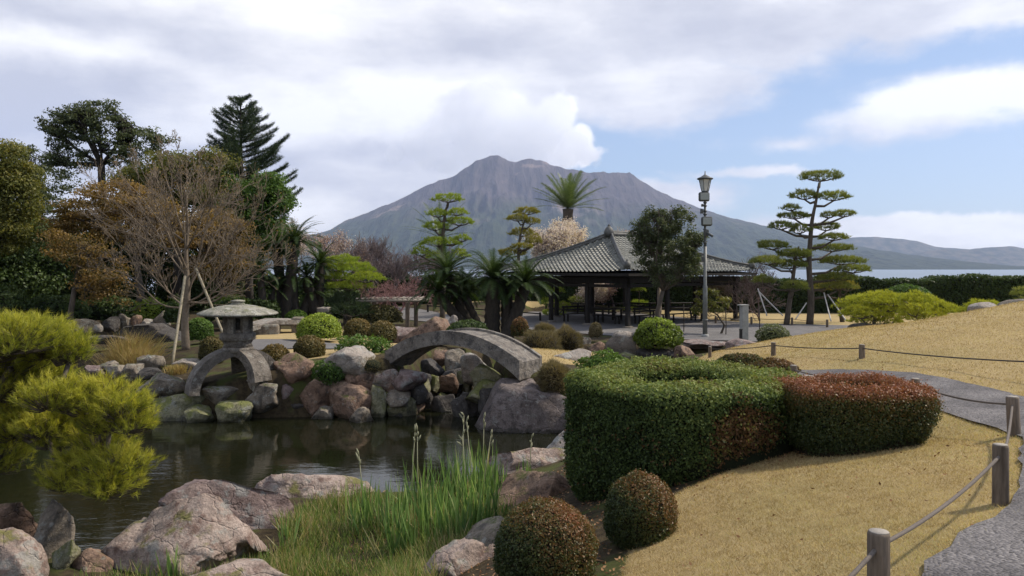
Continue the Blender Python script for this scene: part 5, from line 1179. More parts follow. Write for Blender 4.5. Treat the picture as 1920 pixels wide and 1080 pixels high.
# mauve bare trees in the middle
for i, (px, Y, top, lb) in enumerate([(705, 52, 432, 'bare mauve tree left of the tall middle bare tree'), (712, 58, 440, 'bare mauve tree farthest behind the trellis'), (738, 56, 452, 'bare mauve tree just left of the tiered pine'),
        (765, 50, 455, 'bare mauve tree touching the tiered pine'), (668, 58, 446, 'bare mauve tree above the rounded green pine'), (640, 62, 452, 'bare pale tree above the gap of the mountain foot'), (690, 48, 470, 'low bare tree directly behind the trellis'), (780, 54, 462, 'bare tree hidden behind the tiered pine'), (655, 54, 470, 'bare tree behind the rounded pine'), (725, 50, 478, 'short bushy bare tree behind the plum'), (905, 60, 478, 'bare tree between the two tiered pines')]):
    bare_tree(px, Y, top, lb, 'bark_mauve', r=.09, lvl=6, spread=.5, seed=50+i, group='bare trees behind the trellis', rmin=.012, nb=(2, 4), shrink=.76)
def blossom_tree(px, Y, top, label, mat, n=14, seed=3, lvl=6, r=.12, spread=.6, group='flowering cherry trees', leaf=.09, sp=.16, nb=(2, 4), stems=1):
    T, tips, rng = bare_tree(px, Y, top, label, 'bark_mauve', r=r, lvl=lvl, spread=spread, name='cherry_tree', seed=seed, group=group, rmin=.012, nb=nb, stems=stems)
    p = np.repeat(np.array([t[0] for t in tips]), n, 0); p = p+rng.normal(size=p.shape)*sp
    T.leaves('blossom', leafq(rng, p, rng.normal(size=p.shape), leaf, leaf*.9, .5, np.clip(.5+rng.normal(size=len(p))*.2, 0, 1)), mat)
blossom_tree(1048, 56, 412, 'pale pink cherry tree behind the left slope of the pavilion roof', 'blossom', 9, 31)
blossom_tree(1085, 58, 424, 'pale pink cherry tree under the tall palm', 'blossom', 8, 32)
blossom_tree(1120, 54, 432, 'bronze pink cherry tree beside the pavilion ridge', 'blossom_bronze', 6, 33)
blossom_tree(1020, 54, 425, 'sparsely flowering cherry tree touching the gold tiered pine', 'blossom', 4, 34)
blossom_tree(1112, 52, 528, 'small pale blossom tree seen between the pavilion posts', 'blossom', 10, 35, lvl=5, spread=.9)
blossom_tree(1150, 53, 532, 'low blossom tree right of the small one between the posts', 'blossom_bronze', 9, 36, lvl=5, spread=.9)
blossom_tree(565, 60, 408, 'pale bare blossom tree behind the cycad crowns', 'blossom', 3, 37)
blossom_tree(600, 58, 430, 'pinkish twiggy tree right of the cycad crowns', 'blossom_bronze', 2, 38)
bare_tree(1385, 46, 470, 'leafless twiggy tree right of the pavilion roof', 'bark_bare', r=.07, lvl=5, spread=.7, seed=61, rmin=.01, nb=(3, 4), group='bare trees', stems=2)
bare_tree(1425, 44, 492, 'low leafless tree between the pavilion and the tall pines', 'bark_mauve', r=.06, lvl=5, spread=.8, seed=62, rmin=.01, nb=(3, 4), group='bare trees', stems=2)
ball(620, 486, 800, 570, 'mauve twiggy thicket behind the trellis', 'leaf_heath', 60, .2, 5000, lambda p, pts, rng: np.clip(.3+.2*p[:, 2]+lump(pts, 1, 3, .3), 0, 1), -.3, rough=.2, group=None, name='thicket', cat='thicket', dep=.4, blade=True)
bare_tree(745, 44, 512, 'reddish brown twiggy plum tree behind the trellis', 'twig_red', r=.06, lvl=5, spread=.8, seed=63, rmin=.012, nb=(3, 4), group='bare trees', stems=3)

# magnolia in front of the pavilion
Tm = tree('evergreen tree with upright leafy branches in front of the pavilion roof', (1240, 35), [(1230, 425, 42, 28), (1265, 415, 36, 24), (1215, 455, 32, 30), (1262, 462, 44, 36), (1300, 470, 22, 30), (1240, 495, 42, 24), (1282, 505, 32, 18), (1205, 412, 16, 12), (1275, 396, 14, 8), (1245, 520, 34, 16), (1300, 495, 24, 18), (1198, 440, 18, 26), (1308, 450, 14, 16), (1225, 400, 16, 10)], 'leaf_open', per=34, csize=.27, nleaf=52, leaf=.14, r=.12, bark='bark', fork=(1243, 545), flat=.9, tspan=.42, tb=.14, group='small trees by the pavilion', seed=90, lw=.4)
tree('small leafy tree in the shade behind the lamp post', (1350, 35), [(1325, 560, 26, 16), (1350, 568, 22, 14), (1315, 580, 24, 12)], 'leaf_olive', per=22, csize=.28, nleaf=70, leaf=.12, r=.05, bark='bark', fork=(1345, 590), tspan=.2, group='small trees by the pavilion', seed=91)
tree('thin pale trunked tree right of the pavilion corner post', (1229, 36), [(1245, 520, 20, 8)], 'leaf_open', per=22, csize=.3, nleaf=40, leaf=.12, r=.11, bark='bark_bare', fork=(1236, 540), tspan=.3, group='small trees by the pavilion', seed=92)

# ---------------------------------------------------------------- layered pines
def pine(label, trunk, Y, pads, mat='needle_pine', r=.13, n=1500, mul=3.2, leaf=.13, w=.016, name='pine_tree', group='garden pines', bark='bark', seed=None, dens=1.0, dep=.8, core=False, hubz=.25):
    seed = seed or int(trunk[0][0]+trunk[0][1]); rng = np.random.default_rng(seed); k = Y/F
    pts = [P(a, b, Y) for a, b in trunk]; pts[0][2] = h1(pts[0][0], Y)-.1; T = Thing(name, label, 'tree', tuple(pts[0]), group)
    mb = MB(); sm = catmull(pts, 4); m = len(sm); mb.tube(sm, [r*(1.15-.85*i/(m-1)) for i in range(m)], 9)
    V = []; sm = np.array(sm)
    for (x0, y0, x1, y1) in pads:
        c = P((x0+x1)/2, (y0+y1)/2, Y+rng.uniform(-.25, .25)*dep*3); rx = (x1-x0)/2*k; rz = max((y1-y0)/2*k*1.12, .12); ry = rx*dep
        # branch joins the trunk a little below the pad
        cand = sm[np.argsort(np.abs(sm[:, 2]-(c[2]-rz-.25*abs(c[0]-sm[0, 0]))))[0]]
        under = c-np.array([0, 0, rz*.75]); midp = (cand+under)/2+np.array([0, 0, -.1-.06*rx])
        if np.linalg.norm(cand-under) > .05: mb.tube([tuple(cand), tuple(midp), tuple(under)], [r*.45, r*.36, r*.24], 6)
        nb = 9
        for j in range(nb):
            a = j*2.4+rng.uniform(-.3, .3); e = under+np.array([math.cos(a)*rx*.8, math.sin(a)*ry*.8, rz*.55]); mm = (under+e)/2+np.array([0, 0, -rz*.1]); mb.tube([tuple(under), tuple(mm), tuple(e)], [r*.2, r*.13, r*.05], 4, False)
        cnt = int(n*mul*dens*max(.15, rx*(rx*.35+rz))); nt = max(20, cnt//14)
        # shoots on a lumpy cushion, flat below
        q = sphpts(rng, nt, -.25); q *= rng.uniform(.55, 1.0, (nt, 1))**.4; q[:, 2] = np.where(q[:, 2] < 0, q[:, 2]*.6, q[:, 2])
        lum = 1+lump(q, 3.3, seed+x0, .30)+lump(q, 8.0, seed+x0, .14); sp = c+q*np.array([rx, ry, rz])*lum[:, None]-np.array([0, 0, rz*.25])
        sp = np.repeat(sp, 14, 0); d = np.array([0, 0, .75])+np.repeat(q, 14, 0)*.55+rng.normal(size=sp.shape)*.62
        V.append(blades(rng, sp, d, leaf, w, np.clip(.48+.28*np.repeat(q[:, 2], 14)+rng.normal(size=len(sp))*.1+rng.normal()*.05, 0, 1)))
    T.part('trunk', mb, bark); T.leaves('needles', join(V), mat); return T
pine('tall right pine with flat needle tiers against the sky', [(1518, 612), (1521, 560), (1517, 500), (1519, 455), (1523, 412), (1530, 378), (1536, 342)], 41.3,
     [(1499, 320, 1577, 342), (1482, 356, 1535, 376), (1533, 358, 1593, 378), (1465, 384, 1500, 396), (1463, 398, 1517, 412), (1538, 397, 1570, 410), (1562, 394, 1603, 408), (1442, 415, 1488, 432), (1480, 420, 1517, 440), (1523, 417, 1576, 434), (1535, 438, 1590, 452), (1525, 458, 1596, 473),
      (1478, 470, 1520, 486), (1535, 480, 1622, 498), (1570, 497, 1631, 513), (1530, 510, 1606, 530), (1545, 528, 1600, 545)], r=.17, n=2600, leaf=.17, w=.019, seed=41, dens=.9)
pine('shorter right pine leaning left before the tall pine', [(1474, 610), (1480, 570), (1487, 520), (1493, 480), (1498, 462)], 40.4,
     [(1420, 450, 1477, 470), (1462, 466, 1520, 486), (1410, 480, 1470, 498), (1448, 486, 1512, 506), (1412, 516, 1452, 535), (1465, 526, 1512, 548)], r=.14, n=2600, leaf=.17, w=.019, seed=42)
pine('pine with dull gold needles behind the tall right pine', [(1580, 600), (1574, 560), (1578, 530)], 43,
     [(1535, 512, 1590, 530), (1570, 526, 1608, 548), (1520, 530, 1560, 548)], 'needle_gold', r=.12, n=2100, leaf=.15, w=.018, seed=43)
pine('narrow tiered bright pine standing before the mountain', [(829, 600), (831, 520), (830, 470), (831, 430), (835, 400), (840, 378)], 40,
     [(813, 363, 869, 381), (800, 391, 842, 409), (837, 390, 876, 406), (793, 415, 838, 434), (838, 406, 887, 425), (786, 444, 862, 464), (851, 440, 883, 454), (771, 462, 808, 482), (840, 466, 880, 488), (800, 470, 842, 490)], 'needle_bright', r=.14, n=2400, leaf=.14, w=.018, seed=44)
pine('gold tiered pine left of the cherry blossom', [(968, 600), (971, 520), (972, 480), (975, 445), (984, 412)], 47,
     [(965, 389, 1012, 404), (950, 402, 992, 416), (980, 408, 1012, 422), (955, 427, 1002, 445), (985, 440, 1016, 462), (933, 465, 984, 484), (960, 455, 1000, 470)], 'needle_gold', r=.14, n=2300, leaf=.16, w=.02, seed=45)
pine('rounded bright green pine in cushions beside the cycads', [(655, 596), (652, 560), (650, 520)], 38,
     [(612, 477, 672, 498), (596, 490, 650, 512), (640, 492, 700, 514), (600, 508, 660, 530), (655, 508, 716, 532), (612, 526, 700, 546)], 'needle_bright', r=.14, n=3000, leaf=.14, w=.018, seed=46, dep=1.0)
pine('low dark pine cushion below the rounded bright pine', [(648, 598), (645, 580)], 37, [(612, 548, 690, 575), (618, 566, 700, 596)], 'needle_dark', r=.1, n=2400, leaf=.14, w=.02, seed=47, dep=1.0)
pine('low bright pine dome at the plaza edge left of its twin', [(1634, 612), (1640, 598), (1645, 584)], 31, [(1604, 546, 1694, 574), (1572, 556, 1632, 584), (1620, 556, 1704, 588), (1576, 572, 1654, 600), (1646, 570, 1720, 600), (1596, 586, 1690, 612), (1640, 550, 1712, 576)], 'needle_lime', r=.09, n=3000, leaf=.13, w=.017, seed=48, dep=1.0)
pine('low bright pine dome sinking behind the grass mound', [(1728, 606), (1735, 590)], 29, [(1686, 546, 1744, 574), (1708, 553, 1768, 582), (1730, 564, 1792, 594), (1688, 564, 1744, 596), (1696, 578, 1780, 608)], 'needle_lime', r=.09, n=3000, leaf=.13, w=.017, seed=49, dep=1.0)
pine('small bright pine dome on the crest of the mound', [(1840, 600), (1842, 588)], 27, [(1815, 563, 1872, 580), (1802, 574, 1850, 590), (1835, 574, 1890, 592)], 'needle_lime', r=.07, n=4200, leaf=.12, w=.016, seed=50, dep=1.0)
pine('dark green clipped pine cut off at the right edge of the hedge', [(1915, 590), (1918, 570)], 30, [(1895, 538, 1950, 560), (1900, 556, 1960, 580)], 'needle_pine', r=.08, n=2600, leaf=.12, w=.015, seed=51)
pine('small pine seen left between the pavilion posts', [(1041, 604), (1042, 560)], 48, [(1010, 560, 1045, 574), (1035, 566, 1075, 582), (1015, 580, 1060, 594), (1030, 540, 1060, 552)], 'needle_bright', r=.12, n=1700, leaf=.15, w=.02, seed=52)
pine('small pine seen in the middle between the pavilion posts', [(1092, 604), (1090, 560)], 52, [(1065, 556, 1100, 570), (1060, 572, 1095, 586), (1072, 588, 1100, 598)], 'needle_pine', r=.14, n=1500, leaf=.16, w=.02, seed=53)
pine('small tiered pine seen right between the pavilion posts', [(1200, 604), (1198, 570)], 50, [(1185, 538, 1212, 548), (1182, 562, 1214, 574), (1170, 576, 1200, 584)], 'needle_bright', r=.08, n=1900, leaf=.15, w=.02, seed=54)
ball(1655, 533, 1746, 575, 'dark olive clipped dome behind the bright pine domes', 'leaf_green', 40, .12, 4600, lambda p, pts, rng: np.clip(.15+.25*p[:, 2], 0, 1), -.3, rough=.03, name='clipped_shrub')
for i, (a, Ya, b, Yb, lb) in enumerate([((1438, 592), 39.5, (1421, 541), 40.2, 'pale prop pole nearest the grey pillar'), ((1468, 592), 39.6, (1424, 548), 40.2, 'pale prop pole slanting under the shorter pine'), ((1492, 598), 40, (1512, 568), 41, 'short pale prop pole between the two pine trunks'),
        ((1558, 602), 39, (1545, 549), 41, 'pale prop pole right of the tall pine trunk'), ((1587, 602), 39, (1552, 552), 41, 'pale prop pole slanting towards the bright pine')]):
    prop(a, Ya, b, Yb, lb, 'pole_white', .032, 'pale poles propping the right pines', 'prop_pole', 'pole')

# ---------------------------------------------------------------- cycads and palm
def frond(rng, c, az, el, L, droop, nleaf, lw, ll, V, mb, tint=.5, rr=.012, hang=.15):
    n = 12; p = np.array(c, float); e = el; pts = [p.copy()]; ds = []
    for i in range(n):
        d = np.array([math.cos(az)*math.cos(e), math.sin(az)*math.cos(e), math.sin(e)]); p = p+d*L/n; pts.append(p.copy()); ds.append(d); e -= droop/n*(1+.6*i/n)
    pts = np.array(pts); ds = np.array(ds+[ds[-1]]); mb.tube(list(pts), [rr*(1-.75*i/n) for i in range(n+1)], 4, False)
    t = np.linspace(.10, 1, nleaf); ii = t*n; i0 = np.minimum(ii.astype(int), n-1); fr = (ii-i0)[:, None]; pos = pts[i0]*(1-fr)+pts[i0+1]*fr; dd = unit(ds[i0]*(1-fr)+ds[i0+1]*fr)
    side = unit(np.cross(dd, np.array([[0, 0, 1.]])+rng.normal(size=(1, 3))*.05)); upv = np.cross(side, dd); prof = np.sin(np.clip(t*.92+.1, 0, 1)*math.pi)**.5
    for s in (-1, 1):
        d2 = side*s+dd*.75+upv*(.25-hang)+rng.normal(size=pos.shape)*.07
        V.append(blades(rng, pos, d2, 1.0, lw, tint+rng.normal(size=nleaf)*.06) if False else _leaflet(pos, unit(d2), ll*prof, lw, dd, np.clip(tint+rng.normal(size=nleaf)*.07, 0, 1)))
def _leaflet(p, d, L, w, wd, ti):
    L = L[:, None]; V = np.stack([p-wd*w/2, p+wd*w/2, p+d*L], 1).reshape(-1, 3); return V, np.arange(len(p)*3), 3, np.repeat(ti, 3)
def cycad(label, base, trunk, crowns, Y, fr=46, L=1.45, r=.22, seed=1, group='cycads', name='cycad', matf='frond', bark='bark_dark', tint=.45, el0=(-.15, 1.35), droop=.9, ll=.20, lw=.030, nl=50, tr=None):
    rng = np.random.default_rng(seed); x = X_(base[0], Y); z = h1(x, Y)-.08; T = Thing(name, label, 'cycad' if name == 'cycad' else 'palm tree', (x, Y, z), group)
    for ci, (cpx, cpy, dy, sc) in enumerate(crowns):
        c = P(cpx, cpy, Y+dy); b = np.array([x+(ci-len(crowns)/2)*.15, Y+dy*.3, z]); mb = MB(); m = (b+c)/2+np.array([(c[0]-b[0])*.15, 0, -.1*abs(c[0]-b[0])])
        n = 16; ps = []; rs = []
        for i in range(n+1):
            t = i/n; q = b*(1-t)**2+2*m*t*(1-t)+c*t*t; ps.append(tuple(q)); rs.append((tr or r)*(1.1-.2*t)*(1+.07*(-1)**i))
        mb.tube(ps, rs, 10); T.part('trunk', mb, bark)
        V = []; mb = MB()
        for i in range(int(fr*sc)):
            u = (i+.5)/int(fr*sc*1.0); el = el0[1]+(el0[0]-el0[1])*u**.8+rng.normal()*.08
            frond(rng, c+np.array([0, 0, .05*(1-u)]), i*2.39996+rng.uniform(-.2, .2), el, L*sc*rng.uniform(.85, 1.1), droop*rng.uniform(.7, 1.3), nl, lw, ll*sc, V, mb, tint+.15*(1-u))
        fo = T.leaves('fronds', join(V), matf); T.part('midribs', mb, matf, fo)
    return T
CY = 'cycads'
cycad('tall cycad pair rising left of the green pine', (535, 594), None, [(553, 452, 0, 1.15), (520, 468, .6, .9)], 36, 46, 1.45, .25, 1, CY)
cycad('stout cycad right of the tall cycad pair', (600, 594), None, [(600, 496, .2, .95), (575, 520, -.4, .8)], 37, 40, 1.35, .26, 2, CY)
cycad('small leaning cycad left of the tall cycad pair', (505, 592), None, [(488, 510, 0, .85), (510, 540, .6, .8)], 35, 34, 1.3, .17, 3, CY)
cycad('dark cycad low in the middle of the left group', (560, 596), None, [(548, 520, -.3, .9), (580, 548, .3, .8)], 36.5, 38, 1.3, .24, 4, CY)
cycad('big cycad leaning left under the tiered pine', (905, 612), None, [(838, 512, .3, 1.25), (822, 548, -.5, 1.0), (868, 545, .5, 1.0)], 33, 46, 1.55, .22, 5, CY)
cycad('upright cycad with thick trunk in the middle group', (925, 613), None, [(925, 524, -.4, 1.25)], 32.5, 54, 1.5, .33, 6, CY)
cycad('cycad leaning right towards the pavilion', (952, 612), None, [(985, 532, .2, 1.2), (950, 545, .7, .9)], 32, 46, 1.45, .27, 7, CY)
cycad('tall palm with stiff upward fronds before the volcano', (1063, 600), None, [(1065, 392, 0, 1.0)], 60, 44, 3.3, .46, 8, 'palm trees', 'palm_tree', 'frond_palm', 'bark', .5, (.28, 1.5), .35, .55, .06, 46)
cycad('palm with thin fronds peeping behind the tiered pine', (822, 600), None, [(826, 446, 0, 1.0)], 52, 16, 3.0, .25, 9, 'palm trees', 'palm_tree', 'frond_palm', 'bark', .35, (.1, 1.3), .35, .4, .05, 40)

# ---------------------------------------------------------------- trellis, boundary hedge, houses
T = Thing('trellis', 'low wooden trellis covered in pale and reddish twigs', 'trellis', (X_(735, 37), 37, .8)); k = 37/F
mb = MB(); zb_ = E-(566-HY)*k
for px, dy in ((702, 0), (764, -.3), (780, .8), (722, 1.6)):
    q = MB(); q.box((X_(px, 37+dy), 37+dy, (zb_+.6)/2), (.2, .2, zb_-.6), .1, .02); T.part('post', q, 'post_wood')
for dy in (-.3, .4, 1.1, 1.8): mb.tube([(X_(668, 37), 37+dy, zb_+.05), (X_(800, 37), 37+dy, zb_+.08)], .06, 7)
for i in range(14): px = 672+i*9.5; mb.tube([(X_(px, 37), 36.5, zb_+.17), (X_(px, 37), 39.2, zb_+.17)], .035, 6)
T.part('beam', mb, 'cut_wood')
mb = MB(); rg = np.random.default_rng(4); tips = []
for i in range(60):
    p = np.array([X_(rg.uniform(670, 798), 37), rg.uniform(36.4, 39.2), zb_+.2]); grow(rg, mb, p, unit((rg.normal(size=(1, 3))*.7+np.array([[0, 0, .7]])))[0], .35, .014, 2, 5, tips, .8, .05, .3, (2, 3), .75, 4, .008)
T.part('twigs', mb, 'twig_red')
def long_hedge():
    rng = np.random.default_rng(12); T = Thing('boundary_hedge', 'long dark clipped hedge hiding the shore behind the garden', 'hedge', (10, 50, .6))
    def line(t): return -26+t*84, 56-8*math.sin(min(1, max(0, (t-.2)/.8))*math.pi/2)
    n = 90000; t = rng.uniform(0, 1, n); xs = -26+t*84; ys = 56-8*np.sin(np.clip((t-.2)/.8, 0, 1)*math.pi/2); onf = rng.uniform(0, 1, n) < .68
    ht = 2.84+.10*np.sin(xs*.9)+.07*np.sin(xs*2.7+1)+np.clip((xs-24)/20, 0, 1)*.5
    gz = .55; z = np.where(onf, gz+rng.uniform(0, 1, n)*(ht-gz), ht+rng.normal(size=n)*.05); y = np.where(onf, ys+rng.normal(size=n)*.06, ys+rng.uniform(0, 1.8, n))
    pts = np.stack([xs, y, z], 1); pts[:, 1] += lump(pts, 1.1, 3, .12); nr = np.where(onf[:, None], np.array([[0, -1, .1]]), np.array([[0, 0, 1.]]))
    T.leaves('foliage', leafq(rng, pts, nr, .17, .10, .8, np.clip(.28+lump(pts, .8, 1, .15)+rng.normal(size=n)*.08+(~onf)*.2, 0, 1)), 'leaf_dark')
    mb = MB(); vs = []; N = 60
    for i in range(N+1):
        t_ = i/N; x, y = line(t_); hh = 2.76+.08*math.sin(x*.9)+max(0, min(1, (x-24)/20))*.5; vs += [(x, y+.15, .3), (x, y+.15, hh), (x, y+1.8, hh), (x, y+1.8, .3)]
    mb.add(vs, [(i*4+k_, i*4+4+k_, i*4+4+(k_+1) % 4, i*4+(k_+1) % 4) for i in range(N) for k_ in range(3)], True); T.part('dark_core', mb, 'core_green')  # near-black core in place of the shade within the foliage
long_hedge()
rg = random.Random(8)
hm = None
for i in range(34):
    px = 1628+i*8.9+rg.uniform(-3, 3); Y = 7050+rg.uniform(-40, 60); w = rg.uniform(22, 60); d = rg.uniform(14, 24); h = rg.uniform(10, 22); x = X_(px, Y)
    if hm is None:
        q = MB(); q.box((0, 0, .5), (1, 1, 1)); hm = q.mesh('wall'); q = MB(); q.add([(-.55, -.55, 1), (.55, -.55, 1), (.55, .55, 1), (-.55, .55, 1), (-.5, 0, 1.35), (.5, 0, 1.35)], [(0, 1, 5, 4), (2, 3, 4, 5), (0, 4, 3), (1, 2, 5), (0, 3, 2, 1)]); rm = q.mesh('roof')
        hm.materials.append(MATS['house_white']); rm.materials.append(MATS['house_roof'])
    T_ = bpy.data.objects.new('house', None); COL.objects.link(T_); T_.location = (x, Y, -3.5); T_.scale = (w, d, h); tag(T_, 'tiny pale house in the row along the far shore', 'house', 'houses along the far shore')
    for me_, nm in ((hm, 'wall'), (rm, 'roof')): o = bpy.data.objects.new(nm, me_); COL.objects.link(o); o.parent = T_
w_ = MB(); w_.box((X_(1790, 7120), 7140, -3.2), (2600, 190, 3.5), 0); tag(link('far_shore', w_.mesh('far_shore'), 'far_hill'), kind='structure')

# ---------------------------------------------------------------- foreground pine on the left
def near_pine():
    Y = 8.6; rng = np.random.default_rng(21); T = Thing('pine_tree', 'yellow green young pine with long needles overhanging the pond at the left', 'tree', (X_(-60, Y), Y, .3), 'garden pines')
    k = Y/F; blobs = [(0, 860, 50, 40, .4), (40, 800, 50, 40, .4), (-20, 650, 60, 50, 0), (60, 625, 60, 26, .3), (10, 730, 60, 40, .3), (60, 770, 60, 34, .5), (140, 775, 50, 34, .3), (190, 828, 50, 20, .1), (180, 882, 60, 24, .2), (30, 640, 70, 34, -.1), (95, 650, 56, 36, .2), (130, 662, 36, 30, .1), (20, 690, 66, 36, .3), (75, 700, 56, 26, .5), (110, 748, 56, 30, -.3), (185, 752, 62, 32, -.2), (232, 768, 42, 24, -.3), (205, 792, 60, 26, -.1), (90, 806, 50, 22, .1), (250, 800, 34, 18, -.3),
        (215, 876, 60, 28, -.2), (140, 902, 52, 26, -.1), (205, 915, 46, 24, -.3), (110, 830, 36, 18, .2), (30, 740, 50, 26, .6), (150, 868, 36, 16, 0)]
    mb = MB(); root = np.array([X_(-60, Y), Y+.3, .2]); spine = [root, P(-40, 820, Y+.3), P(-10, 740, Y+.3), P(20, 690, Y+.2)]
    mb.tube(catmull(spine, 4), [.07*(1-.5*i/12) for i in range(13)], 9)
    allp = []; alld = []; tt = []; done = []
    for (px, py, rx, ry, dy) in blobs:
        c = P(px, py, Y+dy*1.3); s = spine[1] if py > 720 else spine[2]
        cands = [q for q in done if q[0] < c[0]-.05]; s = min(cands, key=lambda q: np.linalg.norm(q-c)) if cands else s; done.append(c-np.array([0, 0, ry*k*.5])); e = c-np.array([rx*k*.3, 0, ry*k*.7]); m = (s+e)/2+np.array([0, 0, -.06]); mb.tube([tuple(s), tuple(m), tuple(e)], [.028, .020, .010], 6)
        n = int(rx*ry/10)+12; q = sphpts(rng, n, -.6)*rng.uniform(.3, 1.28, (n, 1))**.7; sp = c+q*np.array([rx*k, rx*k*.8, ry*k])
        for a, b in zip(sp, q):
            ax = unit((np.array([b[0]*.8, b[1]*.6, .9])+rng.normal(size=3)*.38)[None])[0]; L = rng.uniform(.05, .15)
            mb.tube([tuple(e+(a-e)*.2), tuple((e+a)/2+np.array([0, 0, -.02])), tuple(a), tuple(a+ax*L)], [.005, .004, .0035, .002], 4, False)
            nn = 46; t = rng.uniform(0, 1, (nn, 1)); base = a+ax*L*t; d = ax*(.75+.5*t)+rng.normal(size=(nn, 3))*.42
            allp.append(base); alld.append(d); tt.append(np.clip(.30+.22*np.linalg.norm(b)+.30*b[2]+.25*(py > 690)*.4+rng.normal()*.10+rng.normal(size=nn)*.08, 0, 1))  # shade put into the needle tint: darker inside and below
    T.part('branches', mb, 'bark'); T.leaves('needles', blades(rng, np.concatenate(allp), np.concatenate(alld), .088, .0042, np.concatenate(tt)), 'needle_fresh')
near_pine()

# ---------------------------------------------------------------- irises and grass
def iris(px, py, hpx, Y, label, n=34, seed=0, spread=.10, stalks=0, sh=1.35):
    rng = np.random.default_rng(seed+77); x = X_(px, Y); z = h1(x, Y)-.02; T = Thing('iris_clump', label, 'iris', (x, Y, z), 'iris clumps at the near pond edge'); h = hpx*Y/F
    b = np.stack([x+rng.normal(size=n)*spread, Y+rng.normal(size=n)*spread*.7, np.full(n, z)], 1); d = np.stack([rng.normal(size=n)*.16, rng.normal(size=n)*.12, np.ones(n)], 1)
    T.leaves('leaves', blades(rng, b, d, h, .021, np.clip(.45+rng.normal(size=n)*.16, 0, 1), bend=h*.09), 'iris_leaf')
    m = max(4, n//3); b = np.stack([x+rng.normal(size=m)*spread*1.3, Y+rng.normal(size=m)*spread, np.full(m, z)], 1); d = np.stack([rng.normal(size=m)*.35, rng.normal(size=m)*.3, np.ones(m)], 1)
    T.leaves('dry_leaves', blades(rng, b, d, h*.6, .012, .95, bend=h*.3), 'iris_leaf')
    for s in range(stalks):
        a = np.array([x+rng.normal()*spread, Y+rng.normal()*spread*.6, z]); tp = a+np.array([rng.normal()*.09, rng.normal()*.05, h*sh*rng.uniform(.85, 1.1)]); mm = (a+tp)/2+np.array([rng.normal()*.03, 0, 0]); mb = MB()
        mb.tube([tuple(a), tuple(mm), tuple(tp)], [.008, .007, .005], 5); st = T.part('stalk', mb, 'iris_seed'); mb = MB()
        for q in range(3):
            o = np.array([rng.normal()*.035, rng.normal()*.02, rng.uniform(.05, .12)]); s0 = tp-np.array([0, 0, q*.07]); mb.tube([tuple(s0), tuple(s0+o*.55), tuple(s0+o)], [.006, .014, .003], 5)
        T.part('seed_pod', mb, 'iris_seed', st)
IR = [(690, 952, 84, 9.9, 'iris clump farthest left with one tall seed stalk', 1), (735, 960, 80, 9.7, 'iris clump right beside the farthest left clump', 0), (790, 935, 95, 10.3, 'tall iris clump with two pale seed stalks rising over the water', 2), (815, 968, 100, 9.3, 'dense iris clump low in the middle', 0),
      (850, 930, 92, 10.5, 'iris clump with two long forked seed stalks', 2), (885, 950, 100, 9.8, 'iris clump in the middle right with a seed stalk', 1), (905, 920, 90, 10.8, 'iris clump with pale seed stalks before the dark boulder', 2), (850, 990, 90, 8.8, 'broad iris clump nearest to the viewer', 0),
      (940, 920, 62, 10.6, 'small iris clump beside the flat pale rock', 0), (985, 905, 50, 11.2, 'lone thin iris clump with a stalk on the flat pale rock', 1), (760, 990, 84, 8.9, 'iris clump left of the broad nearest clump', 0), (905, 975, 70, 9.2, 'short iris clump left of the brown ledge', 0),
      (325, 1070, 60, 8.0, 'small iris tuft in front of the big pinkish boulder', 0), (535, 975, 64, 9.3, 'single iris tuft right of the purple boulder', 0)]
for i, (px, py, hp, Y, lb, st) in enumerate(IR): iris(px, py, hp*1.12, Y, lb, 18 if hp < 70 else 62, i, .05 if hp < 70 else .13, st, 1.5)
def scatter(n, x0, x1, y0, y1, rng, test): 
    x = rng.uniform(x0, x1, n); y = y0+(y1-y0)*rng.uniform(0, 1, n)**1.0; m = test(x, y); return x[m], y[m]
